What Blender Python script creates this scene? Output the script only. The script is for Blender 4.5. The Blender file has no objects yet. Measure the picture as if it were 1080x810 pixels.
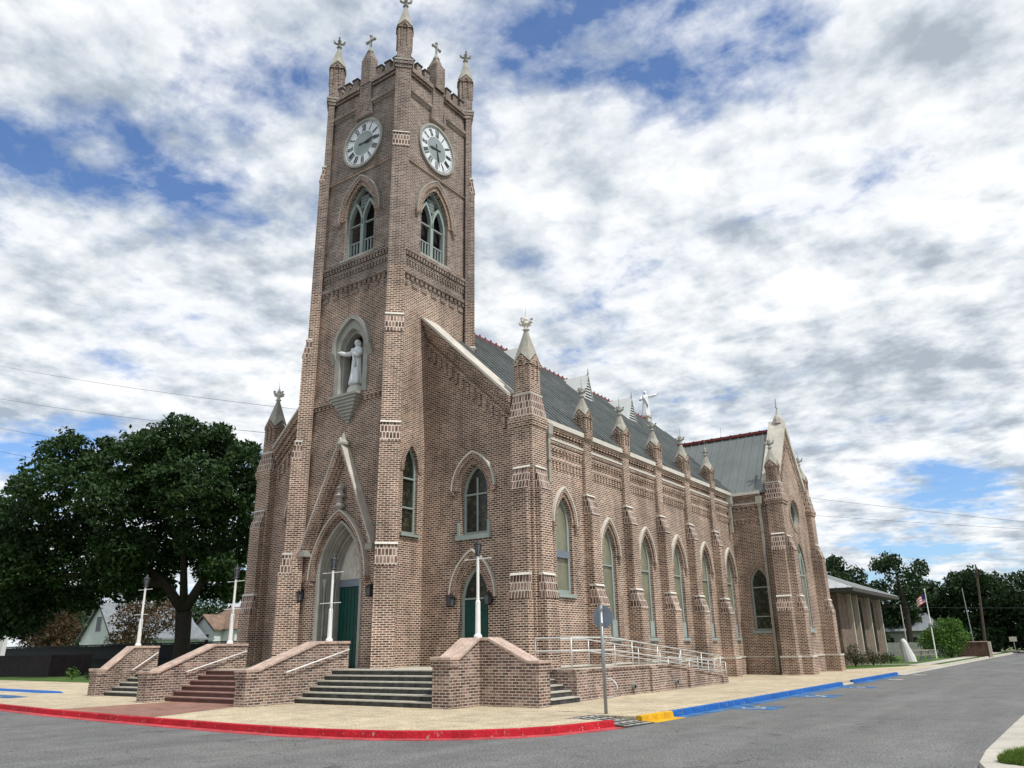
import bpy, math, random
import numpy as np
from mathutils import Vector, Matrix
from mathutils.geometry import tessellate_polygon
random.seed(7); RNG = np.random.default_rng(11)
S = bpy.context.scene; C = S.collection
R_ = math.radians; PI = math.pi

# ------------------------------------------------------------------ camera
cam = bpy.data.cameras.new('camera'); cam_o = bpy.data.objects.new('camera', cam); C.objects.link(cam_o)
cam.sensor_width = 36; cam.lens = 27.30; cam.clip_end = 3000; cam.clip_start = 0.1
def cam_matrix():
    f = 818.965; a = Vector((1150-540, 673-405, f)).normalized(); b = -Vector((-690-540, 702-405, f)).normalized()
    X = b; Y = (a - b*a.dot(b)).normalized(); Z = X.cross(Y)
    M = Matrix((X, Y, Z))
    right = M.col[0]; up = -M.col[1]; back = -M.col[2]
    m = Matrix.Identity(4)
    for i, v in enumerate((right, up, back)):
        for k in range(3): m[k][i] = v[k]
    m[2][3] = 1.65
    return m
cam_o.matrix_world = cam_matrix()
S.camera = cam_o

# ------------------------------------------------------------------ world and sun
SUN_EL, SUN_AZ = 58, Vector((0.97, -0.20, 0)).normalized()
w = bpy.data.worlds.new('World'); S.world = w; w.use_nodes = True
nt = w.node_tree; N = nt.nodes; L = nt.links; N.clear()
out = N.new('ShaderNodeOutputWorld'); bg = N.new('ShaderNodeBackground'); bg.inputs[1].default_value = 0.10
sky = N.new('ShaderNodeTexSky'); sky.sky_type = 'NISHITA'; sky.sun_disc = False
sky.sun_elevation = R_(SUN_EL); sky.sun_rotation = math.atan2(SUN_AZ.x, SUN_AZ.y); sky.altitude = 0
sky.air_density = 1.0; sky.dust_density = 0.6; sky.ozone_density = 2.2
def mth(op, a, b=None, clamp=False):
    n = N.new('ShaderNodeMath'); n.operation = op; n.use_clamp = clamp
    for i, v in enumerate((a, b)):
        if v is None: continue
        if isinstance(v, (int, float)): n.inputs[i].default_value = v
        else: L.new(v, n.inputs[i])
    return n.outputs[0]
tc = N.new('ShaderNodeTexCoord'); sp = N.new('ShaderNodeSeparateXYZ'); L.new(tc.outputs['Generated'], sp.inputs[0])
zc = mth('ADD', mth('MAXIMUM', sp.outputs[2], 0.0), 0.16)
cb = N.new('ShaderNodeCombineXYZ'); L.new(mth('DIVIDE', sp.outputs[0], zc), cb.inputs[0]); L.new(mth('DIVIDE', sp.outputs[1], zc), cb.inputs[1])
def noise(scale, detail, rough, dist, off, src=None):
    mp = N.new('ShaderNodeMapping'); mp.inputs['Location'].default_value = off
    L.new(src or cb.outputs[0], mp.inputs[0])
    n = N.new('ShaderNodeTexNoise'); n.inputs['Scale'].default_value = scale; n.inputs['Detail'].default_value = detail
    n.inputs['Roughness'].default_value = rough; n.inputs['Distortion'].default_value = dist
    L.new(mp.outputs[0], n.inputs[0]); return n.outputs[0]
def ramp(src, stops):
    r = N.new('ShaderNodeValToRGB'); L.new(src, r.inputs[0]); e = r.color_ramp.elements
    while len(e) < len(stops): e.new(0.5)
    for i, (p, c) in enumerate(stops):
        e[i].position = p; e[i].color = (*c, 1) if not isinstance(c, (int, float)) else (c, c, c, 1)
    return r.outputs[0]
n1 = noise(2.3, 12, .58, .12, (3.1, 7.7, 0)); n2 = noise(8.5, 10, .60, .15, (1.3, 2.2, 4)); n3 = noise(.55, 3, .5, 0, (5.4, 1.9, 2))
cover = mth('ADD', mth('ADD', mth('MULTIPLY', n1, .62), mth('MULTIPLY', n2, .24)), mth('MULTIPLY', n3, .30))
def patch(px, py, width, amt):
    d = cam_matrix().to_3x3() @ Vector(((px-540)/818.965, -(py-405)/818.965, -1)).normalized()
    n = N.new('ShaderNodeVectorMath'); n.operation = 'DOT_PRODUCT'; L.new(tc.outputs['Generated'], n.inputs[0]); n.inputs[1].default_value = d
    c_ = math.cos(R_(width)); return mth('MULTIPLY', mth('DIVIDE', mth('SUBTRACT', n.outputs['Value'], c_, ), 1-c_, True), amt)
BREAKS = [(110, 30, 15, .060), (340, 50, 9, .055), (590, 40, 9, .035), (700, 120, 6, .02), (30, 200, 8, .025), (30, 470, 6, .07), (1000, 590, 7, .12), (900, 350, 20, -.04), (150, 300, 10, -.02)]
for b_ in BREAKS: cover = mth('SUBTRACT', cover, patch(*b_))
covr = ramp(cover, [(.445, 0.03), (.49, .45), (.535, .90), (.58, 1.0)])
def puff(off): return mth('ADD', mth('MULTIPLY', noise(3.1, 10, .56, .1, (8.2+off[0], 3.3+off[1], 1)), .7), mth('MULTIPLY', noise(9.0, 7, .6, .1, (2.2+off[0], 9.3+off[1], 5)), .3))
pa = puff((0, 0)); pb = puff((.055, -.02)); shade2 = noise(1.2, 5, .5, .1, (2.2, 9.3, 7))
sh = mth('ADD', mth('ADD', mth('MULTIPLY', mth('SUBTRACT', pa, pb), .95), mth('MULTIPLY', pa, .62)), mth('MULTIPLY', shade2, .38))
ccol = ramp(sh, [(.34, (3.3, 3.75, 4.3)), (.43, (4.6, 5.05, 5.55)), (.50, (5.9, 6.25, 6.6)), (.60, (7.5, 7.65, 7.8))])
mixs = N.new('ShaderNodeMix'); mixs.data_type = 'RGBA'
skm = N.new('ShaderNodeMix'); skm.data_type = 'RGBA'; skm.blend_type = 'MULTIPLY'; skm.inputs[0].default_value = 1
L.new(sky.outputs[0], skm.inputs[6]); skm.inputs[7].default_value = (.80, 1.0, 1.25, 1)
L.new(covr, mixs.inputs[0]); L.new(skm.outputs[2], mixs.inputs[6]); L.new(ccol, mixs.inputs[7])
L.new(mixs.outputs[2], bg.inputs[0]); L.new(bg.outputs[0], out.inputs[0])
sun = bpy.data.lights.new('sun', 'SUN'); sun.energy = 2.7; sun.angle = R_(.7); sun.color = (1, .955, .90)
so = bpy.data.objects.new('sun', sun); C.objects.link(so)
sd = Vector((SUN_AZ.x*math.cos(R_(SUN_EL)), SUN_AZ.y*math.cos(R_(SUN_EL)), math.sin(R_(SUN_EL))))
so.rotation_euler = sd.to_track_quat('Z', 'Y').to_euler(); so.location = (0, 0, 60)
S.view_settings.view_transform = 'Standard'; S.view_settings.look = 'None'; S.view_settings.exposure = 0.42; S.view_settings.gamma = 1
S.render.engine = 'CYCLES'

# ------------------------------------------------------------------ materials
def newmat(name):
    m = bpy.data.materials.new(name); m.use_nodes = True
    return m, m.node_tree.nodes, m.node_tree.links, m.node_tree.nodes['Principled BSDF']
def mat(name, col, rough=.7, var=.15, scale=3.0, bump=0.0, metal=0.0, spec=.35, fine=0.0, fscale=60):
    m, n, l, b = newmat(name)
    b.inputs['Roughness'].default_value = rough; b.inputs['Metallic'].default_value = metal
    b.inputs['Specular IOR Level'].default_value = spec
    g = n.new('ShaderNodeNewGeometry')
    nz = n.new('ShaderNodeTexNoise'); nz.inputs['Scale'].default_value = scale; nz.inputs['Detail'].default_value = 6; nz.inputs['Roughness'].default_value = .65
    l.new(g.outputs['Position'], nz.inputs[0])
    r = n.new('ShaderNodeValToRGB'); e = r.color_ramp.elements
    e[0].position = .3; e[0].color = (*[c*(1-var) for c in col], 1); e[1].position = .7; e[1].color = (*[min(1, c*(1+var)) for c in col], 1)
    l.new(nz.outputs[0], r.inputs[0]); o = r.outputs[0]
    if fine:
        n2 = n.new('ShaderNodeTexNoise'); n2.inputs['Scale'].default_value = fscale; n2.inputs['Detail'].default_value = 3
        l.new(g.outputs['Position'], n2.inputs[0])
        r2 = n.new('ShaderNodeValToRGB'); q = r2.color_ramp.elements
        q[0].position = .33; q[0].color = (1-fine,)*3+(1,); q[1].position = .67; q[1].color = (1+fine,)*3+(1,)
        l.new(n2.outputs[0], r2.inputs[0])
        mx = n.new('ShaderNodeMix'); mx.data_type = 'RGBA'; mx.blend_type = 'MULTIPLY'; mx.inputs[0].default_value = 1
        l.new(o, mx.inputs[6]); l.new(r2.outputs[0], mx.inputs[7]); o = mx.outputs[2]
    l.new(o, b.inputs['Base Color'])
    if bump:
        bn = n.new('ShaderNodeBump'); bn.inputs['Strength'].default_value = bump; bn.inputs['Distance'].default_value = .02
        l.new(nz.outputs[0], bn.inputs['Height']); l.new(bn.outputs[0], b.inputs['Normal'])
    return m
def brick_mat(name, cols, mortar, bw=.225, rh=.077, ms=.011, stain=.25, msmooth=.15):
    """running bond brickwork laid along each wall's own direction"""
    m, n, l, b = newmat(name); b.inputs['Roughness'].default_value = .88; b.inputs['Specular IOR Level'].default_value = .2
    g = n.new('ShaderNodeNewGeometry')
    cr = n.new('ShaderNodeVectorMath'); cr.operation = 'CROSS_PRODUCT'; cr.inputs[0].default_value = (0, 0, 1); l.new(g.outputs['True Normal'], cr.inputs[1])
    nm = n.new('ShaderNodeVectorMath'); nm.operation = 'NORMALIZE'; l.new(cr.outputs[0], nm.inputs[0])
    dt = n.new('ShaderNodeVectorMath'); dt.operation = 'DOT_PRODUCT'; l.new(nm.outputs[0], dt.inputs[0]); l.new(g.outputs['Position'], dt.inputs[1])
    spz = n.new('ShaderNodeSeparateXYZ'); l.new(g.outputs['Position'], spz.inputs[0])
    cc = n.new('ShaderNodeCombineXYZ'); l.new(dt.outputs['Value'], cc.inputs[0]); l.new(spz.outputs[2], cc.inputs[1])
    br = n.new('ShaderNodeTexBrick'); l.new(cc.outputs[0], br.inputs[0])
    br.inputs['Color1'].default_value = (0, 0, 0, 1); br.inputs['Color2'].default_value = (1, 1, 1, 1); br.inputs['Mortar'].default_value = (0, 0, 0, 1)
    br.inputs['Scale'].default_value = 1; br.inputs['Mortar Size'].default_value = ms; br.inputs['Mortar Smooth'].default_value = msmooth
    br.inputs['Brick Width'].default_value = bw; br.inputs['Row Height'].default_value = rh; br.inputs['Bias'].default_value = 0
    r = n.new('ShaderNodeValToRGB'); e = r.color_ramp.elements; r.color_ramp.interpolation = 'CONSTANT'
    while len(e) < len(cols): e.new(.5)
    for i, c in enumerate(cols): e[i].position = i/len(cols); e[i].color = (*c, 1)
    l.new(br.outputs['Color'], r.inputs[0])
    nz = n.new('ShaderNodeTexNoise'); nz.inputs['Scale'].default_value = .55; nz.inputs['Detail'].default_value = 7; nz.inputs['Roughness'].default_value = .7
    l.new(g.outputs['Position'], nz.inputs[0])
    r2 = n.new('ShaderNodeValToRGB'); q = r2.color_ramp.elements
    q[0].position = .32; q[0].color = (1-stain, 1-stain, 1-stain, 1); q[1].position = .68; q[1].color = (1+stain*.8, 1+stain*.72, 1+stain*.66, 1)
    l.new(nz.outputs[0], r2.inputs[0])
    n4 = n.new('ShaderNodeTexNoise'); n4.inputs['Scale'].default_value = 2.6; n4.inputs['Detail'].default_value = 5; n4.inputs['Roughness'].default_value = .75; l.new(g.outputs['Position'], n4.inputs[0])
    r4 = n.new('ShaderNodeValToRGB'); q = r4.color_ramp.elements; q[0].position = .40; q[0].color = (.66, .56, .52, 1); q[1].position = .60; q[1].color = (1.22, 1.24, 1.24, 1); l.new(n4.outputs[0], r4.inputs[0])
    m4 = n.new('ShaderNodeMix'); m4.data_type = 'RGBA'; m4.blend_type = 'MULTIPLY'; m4.inputs[0].default_value = 1; l.new(r.outputs[0], m4.inputs[6]); l.new(r4.outputs[0], m4.inputs[7])
    mx = n.new('ShaderNodeMix'); mx.data_type = 'RGBA'; l.new(br.outputs['Fac'], mx.inputs[0]); l.new(m4.outputs[2], mx.inputs[6]); mx.inputs[7].default_value = (*mortar, 1)
    m2 = n.new('ShaderNodeMix'); m2.data_type = 'RGBA'; m2.blend_type = 'MULTIPLY'; m2.inputs[0].default_value = 1
    l.new(mx.outputs[2], m2.inputs[6]); l.new(r2.outputs[0], m2.inputs[7])
    mp = n.new('ShaderNodeMapping'); mp.inputs['Scale'].default_value = (1.7, 1.7, .22); l.new(g.outputs['Position'], mp.inputs[0])
    sn = n.new('ShaderNodeTexNoise'); sn.inputs['Scale'].default_value = 1; sn.inputs['Detail'].default_value = 7; sn.inputs['Roughness'].default_value = .7; l.new(mp.outputs[0], sn.inputs[0])
    r3 = n.new('ShaderNodeValToRGB'); q = r3.color_ramp.elements; q[0].position = .34; q[0].color = (.70, .68, .67, 1); q[1].position = .52; q[1].color = (1.04, 1.03, 1.02, 1); l.new(sn.outputs[0], r3.inputs[0])
    m3 = n.new('ShaderNodeMix'); m3.data_type = 'RGBA'; m3.blend_type = 'MULTIPLY'; m3.inputs[0].default_value = 1; l.new(m2.outputs[2], m3.inputs[6]); l.new(r3.outputs[0], m3.inputs[7])
    l.new(m3.outputs[2], b.inputs['Base Color'])
    inv = n.new('ShaderNodeMath'); inv.operation = 'SUBTRACT'; inv.inputs[0].default_value = 1; l.new(br.outputs['Fac'], inv.inputs[1])
    bn = n.new('ShaderNodeBump'); bn.inputs['Strength'].default_value = .5; bn.inputs['Distance'].default_value = .012
    l.new(inv.outputs[0], bn.inputs['Height']); l.new(bn.outputs[0], b.inputs['Normal'])
    return m
BC = [(.062, .030, .026), (.12, .052, .040), (.18, .085, .064), (.085, .044, .038), (.22, .125, .098), (.14, .066, .052), (.095, .046, .040), (.19, .108, .088), (.155, .076, .060), (.27, .175, .14), (.17, .09, .072)]
BC = [tuple((.30*r+.59*g_+.11*b)*.20+v*.88 for v in (r, g_, b)) for r, g_, b in BC]
BC = [(r*1.04, g_*.98, b*.86) for r, g_, b in BC]
M = {}
M['brick'] = brick_mat('old_brick', BC, (.62, .54, .45), ms=.0135, msmooth=.05, stain=.32)
M['brick2'] = brick_mat('paler_brick', [(k[0]*.8+.03, k[1]*.95+.032, k[2]*1.05+.03) for k in BC], (.42, .38, .34), ms=.013, stain=.2)
M['wallbrick'] = brick_mat('stair_wall_brick', [(k[0]*.9+.045, k[1]*.95+.045, k[2]+.045) for k in BC], (.54, .48, .42), ms=.011, stain=.22)
M['annexbrick'] = brick_mat('tan_brick', [(.17, .12, .095), (.14, .10, .08), (.20, .145, .115), (.16, .11, .09)], (.25, .215, .18))
M['soldier'] = brick_mat('soldier_brick', [(.17, .11, .09), (.24, .17, .14), (.13, .085, .07), (.30, .22, .18)], (.60, .55, .49), bw=.125, rh=.26, ms=.016)
M['arch'] = brick_mat('arch_brick', BC, (.50, .43, .36), bw=.11, rh=.075, ms=.012)
M['stone'] = mat('grey_stone', (.33, .33, .295), .85, .18, 2.2, .15)
M['paint'] = mat('grey_green_paint', (.29, .345, .325), .6, .10, 2)
M['white'] = mat('white_trim', (.58, .56, .50), .7, .12, 4)
M['capstone'] = mat('weathered_coping', (.50, .47, .41), .85, .22, 1.6, .1)
M['cone'] = mat('pinnacle_cement', (.33, .32, .275), .85, .22, 2.5, .1)
M['terracotta'] = mat('pink_coping_tile', (.46, .35, .29), .9, .32, 3, .3, fine=.25, fscale=25)
M['metal'] = mat('standing_seam_metal', (.22, .24, .235), .42, .3, .8, 0, .35, .5)
M['metal2'] = mat('transept_seam_metal', (.18, .20, .195), .42, .12, .8, 0, .35, .5)
M['annexroof'] = mat('annex_metal_roof', (.45, .47, .47), .4, .1, 1, 0, .2)
M['red'] = mat('dark_red_cresting', (.17, .03, .03), .6, .2, 5)
M['glass'] = mat('dark_window_glass', (.016, .02, .02), .12, .4, 2, 0, 0, .6)
M['leaded'] = brick_mat('leaded_glass', [(.02, .03, .022), (.045, .06, .04), (.03, .035, .02), (.06, .065, .04), (.025, .04, .035)], (.012, .013, .012), bw=.16, rh=.16, ms=.008, stain=.5); M['leaded'].node_tree.nodes['Principled BSDF'].inputs['Roughness'].default_value = .18; M['leaded'].node_tree.nodes['Principled BSDF'].inputs['Specular IOR Level'].default_value = .5
M['tanglass'] = mat('tan_storm_glazing', (.19, .19, .125), .3, .25, 1.2, 0, 0, .5)
M['dark'] = mat('dark_interior', (.012, .012, .013), .9, .3, 2)  # near-black colour standing in for unlit depth behind openings
M['door'] = mat('green_door_paint', (.004, .055, .042), .4, .2, 2)
M['statue'] = mat('white_statue', (.74, .76, .78), .5, .06, 5)
M['postwhite'] = mat('white_post_paint', (.78, .78, .76), .45, .05, 5)
M['black'] = mat('black_lantern_metal', (.015, .015, .018), .4, .2, 5)
M['lglass'] = mat('lantern_glass', (.10, .11, .12), .15, .2, 5)
M['clock'] = mat('clock_white', (.70, .74, .76), .4, .04, 3)
M['clockgrey'] = mat('clock_grey_centre', (.26, .31, .31), .4, .05, 3)
M['steel'] = mat('galvanised_steel', (.30, .32, .33), .4, .12, 6, 0, .5)
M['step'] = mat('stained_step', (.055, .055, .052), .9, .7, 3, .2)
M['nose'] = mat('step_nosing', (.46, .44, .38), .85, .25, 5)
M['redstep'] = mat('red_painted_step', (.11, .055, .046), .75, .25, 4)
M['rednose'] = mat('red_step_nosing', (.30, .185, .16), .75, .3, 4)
M['slab'] = mat('terrace_slab', (.48, .46, .39), .85, .15, 3)
M['rail'] = mat('silver_rail', (.60, .61, .60), .4, .08, 6, 0, .2)
M['oakleaf'] = None

def ground_mat(name, base, dark, joints=None, speck=.3, fs=90, streak=False, patch=.2, cracks=0, chips=0):
    m, n, l, b = newmat(name); b.inputs['Roughness'].default_value = .9; b.inputs['Specular IOR Level'].default_value = .25
    g = n.new('ShaderNodeNewGeometry')
    def nz(sc, det, src=None, ro=.6):
        t = n.new('ShaderNodeTexNoise'); t.inputs['Scale'].default_value = sc; t.inputs['Detail'].default_value = det; t.inputs['Roughness'].default_value = ro
        l.new(src or g.outputs['Position'], t.inputs[0]); return t.outputs[0]
    def rp(s, a, ca, bb, cb_):
        r = n.new('ShaderNodeValToRGB'); e = r.color_ramp.elements; e[0].position = a; e[0].color = (*ca, 1); e[1].position = bb; e[1].color = (*cb_, 1)
        l.new(s, r.inputs[0]); return r.outputs[0]
    def mul(x, y):
        k = n.new('ShaderNodeMix'); k.data_type = 'RGBA'; k.blend_type = 'MULTIPLY'; k.inputs[0].default_value = 1
        l.new(x, k.inputs[6]); l.new(y, k.inputs[7]); return k.outputs[2]
    c = rp(nz(.35, 8, None, .7), .34, dark, .66, base)
    c = mul(c, rp(nz(fs, 2), .36, (1-speck,)*3, .64, (1+speck,)*3))
    c = mul(c, rp(nz(2.3, 6), .35, (1-patch,)*3, .62, (1,)*3))
    if streak:
        mp = n.new('ShaderNodeMapping'); mp.inputs['Scale'].default_value = streak; l.new(g.outputs['Position'], mp.inputs[0])
        c = mul(c, rp(nz(1, 5, mp.outputs[0]), .38, (.86,)*3, .62, (1.08,)*3))
    if cracks:
        wp = n.new('ShaderNodeVectorMath'); wp.operation = 'MULTIPLY_ADD'; nn_ = n.new('ShaderNodeTexNoise'); nn_.inputs['Scale'].default_value = 1.2; nn_.inputs['Detail'].default_value = 5; l.new(g.outputs['Position'], nn_.inputs[0])
        l.new(nn_.outputs[1], wp.inputs[0]); wp.inputs[1].default_value = (1.6, 1.6, 0); l.new(g.outputs['Position'], wp.inputs[2])
        vo = n.new('ShaderNodeTexVoronoi'); vo.feature = 'DISTANCE_TO_EDGE'; vo.inputs['Scale'].default_value = cracks; l.new(wp.outputs[0], vo.inputs[0])
        ck = rp(vo.outputs[0], .002, (.55,)*3, .008, (1,)*3); mk = rp(nz(.20, 3), .52, (0,)*3, .56, (1,)*3)
        k = n.new('ShaderNodeMix'); k.data_type = 'RGBA'; l.new(mk, k.inputs[0]); k.inputs[6].default_value = (1, 1, 1, 1); l.new(ck, k.inputs[7]); c = mul(c, k.outputs[2])
    if cracks: c = mul(c, rp(nz(.9, 5, None, .7), .30, (.62,)*3, .40, (1,)*3)); c = mul(c, rp(nz(5, 4), .62, (1,)*3, .72, (1.25,)*3))
    if chips:
        k = n.new('ShaderNodeMix'); k.data_type = 'RGBA'; l.new(rp(nz(9, 8, None, .75), chips, (0,)*3, chips+.03, (1,)*3), k.inputs[0]); l.new(c, k.inputs[6]); k.inputs[7].default_value = (.30, .28, .25, 1); c = k.outputs[2]
    if joints:
        br = n.new('ShaderNodeTexBrick'); br.offset = 0; br.inputs['Scale'].default_value = 1; br.inputs['Brick Width'].default_value = joints[0]; br.inputs['Row Height'].default_value = joints[1]
        br.inputs['Mortar Size'].default_value = .014; br.inputs['Color1'].default_value = (1, 1, 1, 1); br.inputs['Color2'].default_value = (.90, .90, .89, 1); br.inputs['Mortar'].default_value = (.5, .48, .45, 1)
        l.new(g.outputs['Position'], br.inputs[0]); c = mul(c, br.outputs['Color'])
    l.new(c, b.inputs['Base Color'])
    bn = n.new('ShaderNodeBump'); bn.inputs['Strength'].default_value = .35; bn.inputs['Distance'].default_value = .008; l.new(nz(fs, 2), bn.inputs['Height']); l.new(bn.outputs[0], b.inputs['Normal'])
    return m
M['asphalt'] = ground_mat('asphalt', (.18, .18, .175), (.14, .142, .143), None, .45, 26, (.9, .12, 1), .16, cracks=.33)
M['walk'] = ground_mat('exposed_aggregate', (.62, .53, .375), (.47, .40, .29), (3.1, 2.4), .34, 24, None, .24)
M['conc'] = ground_mat('concrete', (.55, .52, .45), (.44, .42, .37), (1.6, 1.6), .12, 40, None, .15)
M['redwalk'] = ground_mat('worn_red_walk', (.34, .185, .14), (.26, .15, .12), None, .2, 30, None, .3)
M['lawn'] = ground_mat('lawn_ground', (.085, .16, .028), (.055, .11, .02), None, .45, 14, None, .4)
M['earth'] = ground_mat('far_ground', (.13, .15, .06), (.09, .10, .05), None, .3, 3, None, .2)
def paint(name, c, wear=.25):
    return ground_mat(name, c, tuple(x*(1-wear)+.04*wear for x in c), None, .18, 22, None, wear, chips=.60)
M['pred'] = paint('red_kerb_paint', (.50, .012, .025)); M['pred2'] = paint('faded_red_gutter_paint', (.62, .07, .085), .4)
M['pyel'] = paint('yellow_kerb_paint', (.75, .42, .015)); M['pblue'] = paint('blue_kerb_paint', (.012, .13, .46)); M['pblue2'] = paint('faded_blue_paint', (.06, .22, .50), .5)
M['pwhite'] = paint('white_road_paint', (.62, .62, .58), .4); M['grate'] = mat('black_grate', (.03, .03, .032), .6, .3, 8)

def leaf_mat(name, cols, rough=.55, trans=.25):
    m, n, l, b = newmat(name); b.inputs['Roughness'].default_value = rough; b.inputs['Specular IOR Level'].default_value = .25
    g = n.new('ShaderNodeNewGeometry'); r = n.new('ShaderNodeValToRGB'); e = r.color_ramp.elements
    while len(e) < len(cols): e.new(.5)
    for i, c in enumerate(cols): e[i].position = i/(len(cols)-1); e[i].color = (*c, 1)
    nz = n.new('ShaderNodeTexNoise'); nz.inputs['Scale'].default_value = .6; nz.inputs['Detail'].default_value = 3; l.new(g.outputs['Position'], nz.inputs[0])
    a = n.new('ShaderNodeMath'); a.operation = 'MULTIPLY_ADD'; a.inputs[1].default_value = .55; l.new(g.outputs['Random Per Island'], a.inputs[0])
    s_ = n.new('ShaderNodeMath'); s_.operation = 'MULTIPLY'; s_.inputs[1].default_value = .45; l.new(nz.outputs[0], s_.inputs[0]); l.new(s_.outputs[0], a.inputs[2])
    l.new(a.outputs[0], r.inputs[0]); l.new(r.outputs[0], b.inputs['Base Color'])
    t = n.new('ShaderNodeBsdfTranslucent'); l.new(r.outputs[0], t.inputs[0]); mx = n.new('ShaderNodeMixShader'); mx.inputs[0].default_value = trans
    l.new(b.outputs[0], mx.inputs[1]); l.new(t.outputs[0], mx.inputs[2]); l.new(mx.outputs[0], n['Material Output'].inputs[0])
    return m
M['oakleaf'] = leaf_mat('oak_leaf', [(.008, .022, .007), (.016, .042, .011), (.034, .074, .018), (.065, .115, .03)])  # lightest ramp end raised so scattered leaves look sunlit
M['farleaf'] = leaf_mat('far_leaf', [(.012, .03, .012), (.025, .055, .018), (.05, .085, .03)])
M['brightleaf'] = leaf_mat('bright_leaf', [(.04, .09, .015), (.075, .16, .025), (.12, .23, .04)])
M['myrtle'] = leaf_mat('myrtle_leaf', [(.05, .05, .025), (.08, .07, .03), (.13, .06, .035), (.06, .085, .03)])
M['shrub'] = leaf_mat('shrub_leaf', [(.03, .045, .02), (.06, .075, .03), (.09, .07, .04)])
M['grassleaf'] = leaf_mat('grass_blade', [(.09, .15, .025), (.15, .24, .04), (.20, .27, .07)])
M['bark'] = mat('bark', (.03, .025, .02), .95, .35, 5, .5)
M['polewood'] = mat('pole_wood', (.075, .055, .042), .9, .3, 6)
M['fence'] = mat('black_fence', (.014, .017, .02), .8, .3, 2)
M['darkwall'] = mat('dark_brown_wall', (.04, .03, .03), .8, .3, 3)
M['siding'] = mat('white_siding', (.66, .69, .68), .7, .06, 2)
M['shingle'] = mat('grey_shingle', (.20, .22, .24), .8, .2, 2)
M['brownroof'] = mat('rust_brown_roof', (.19, .125, .09), .8, .4, 1.5)
M['soffit'] = mat('dark_fascia', (.06, .055, .05), .7, .2, 3)
M['fin'] = mat('pale_concrete_fin', (.46, .41, .34), .85, .1, 3)
M['granite'] = mat('pale_granite', (.66, .66, .66), .7, .12, 3, .3)
M['flagr'] = mat('flag_red', (.45, .05, .06), .7, .05); M['flagw'] = mat('flag_white', (.75, .73, .72), .7, .05); M['flagb'] = mat('flag_blue', (.04, .05, .18), .7, .05)
M['wire'] = mat('wire', (.05, .05, .055), .6, .1); M['signback'] = mat('sign_back_grey', (.20, .24, .29), .45, .08, 4, 0, .4)
M['signred'] = mat('sign_face_red', (.45, .03, .03), .4, .05)

# ------------------------------------------------------------------ builders
class Fr:
    """wall frame: u along the wall, z up, d outwards"""
    def __init__(s, O, U): s.O = Vector(O); s.U = Vector(U).normalized(); s.N = s.U.cross(Vector((0, 0, 1)))
    def p(s, u, z, d=0): return s.O + s.U*u + Vector((0, 0, z)) + s.N*d
def south(Y): return Fr((0, Y, 0), (1, 0, 0))
def east(X): return Fr((X, 0, 0), (0, 1, 0))
def arch(uc, w, zs, za, n=10):
    h = za-zs; r = (w*w+h*h)/(2*w); t = math.asin(min(1, h/r)) if r > h else PI/2
    cx = r-w; a = math.atan2(h, cx) if cx >= 0 else PI-math.atan2(h, -cx)
    P = [(uc+cx-r*math.cos(a*i/n), zs+r*math.sin(a*i/n)) for i in range(n+1)]
    return P + [(2*uc-u, z) for u, z in reversed(P[:-1])]
def gothic(uc, w, z0, zs, za, n=10): return [(uc-w, z0)] + arch(uc, w, zs, za, n) + [(uc+w, z0)]
def circ(uc, zc, r, n=40): return [(uc+r*math.sin(2*PI*i/n), zc+r*math.cos(2*PI*i/n)) for i in range(n)]
ORG = {}
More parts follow.
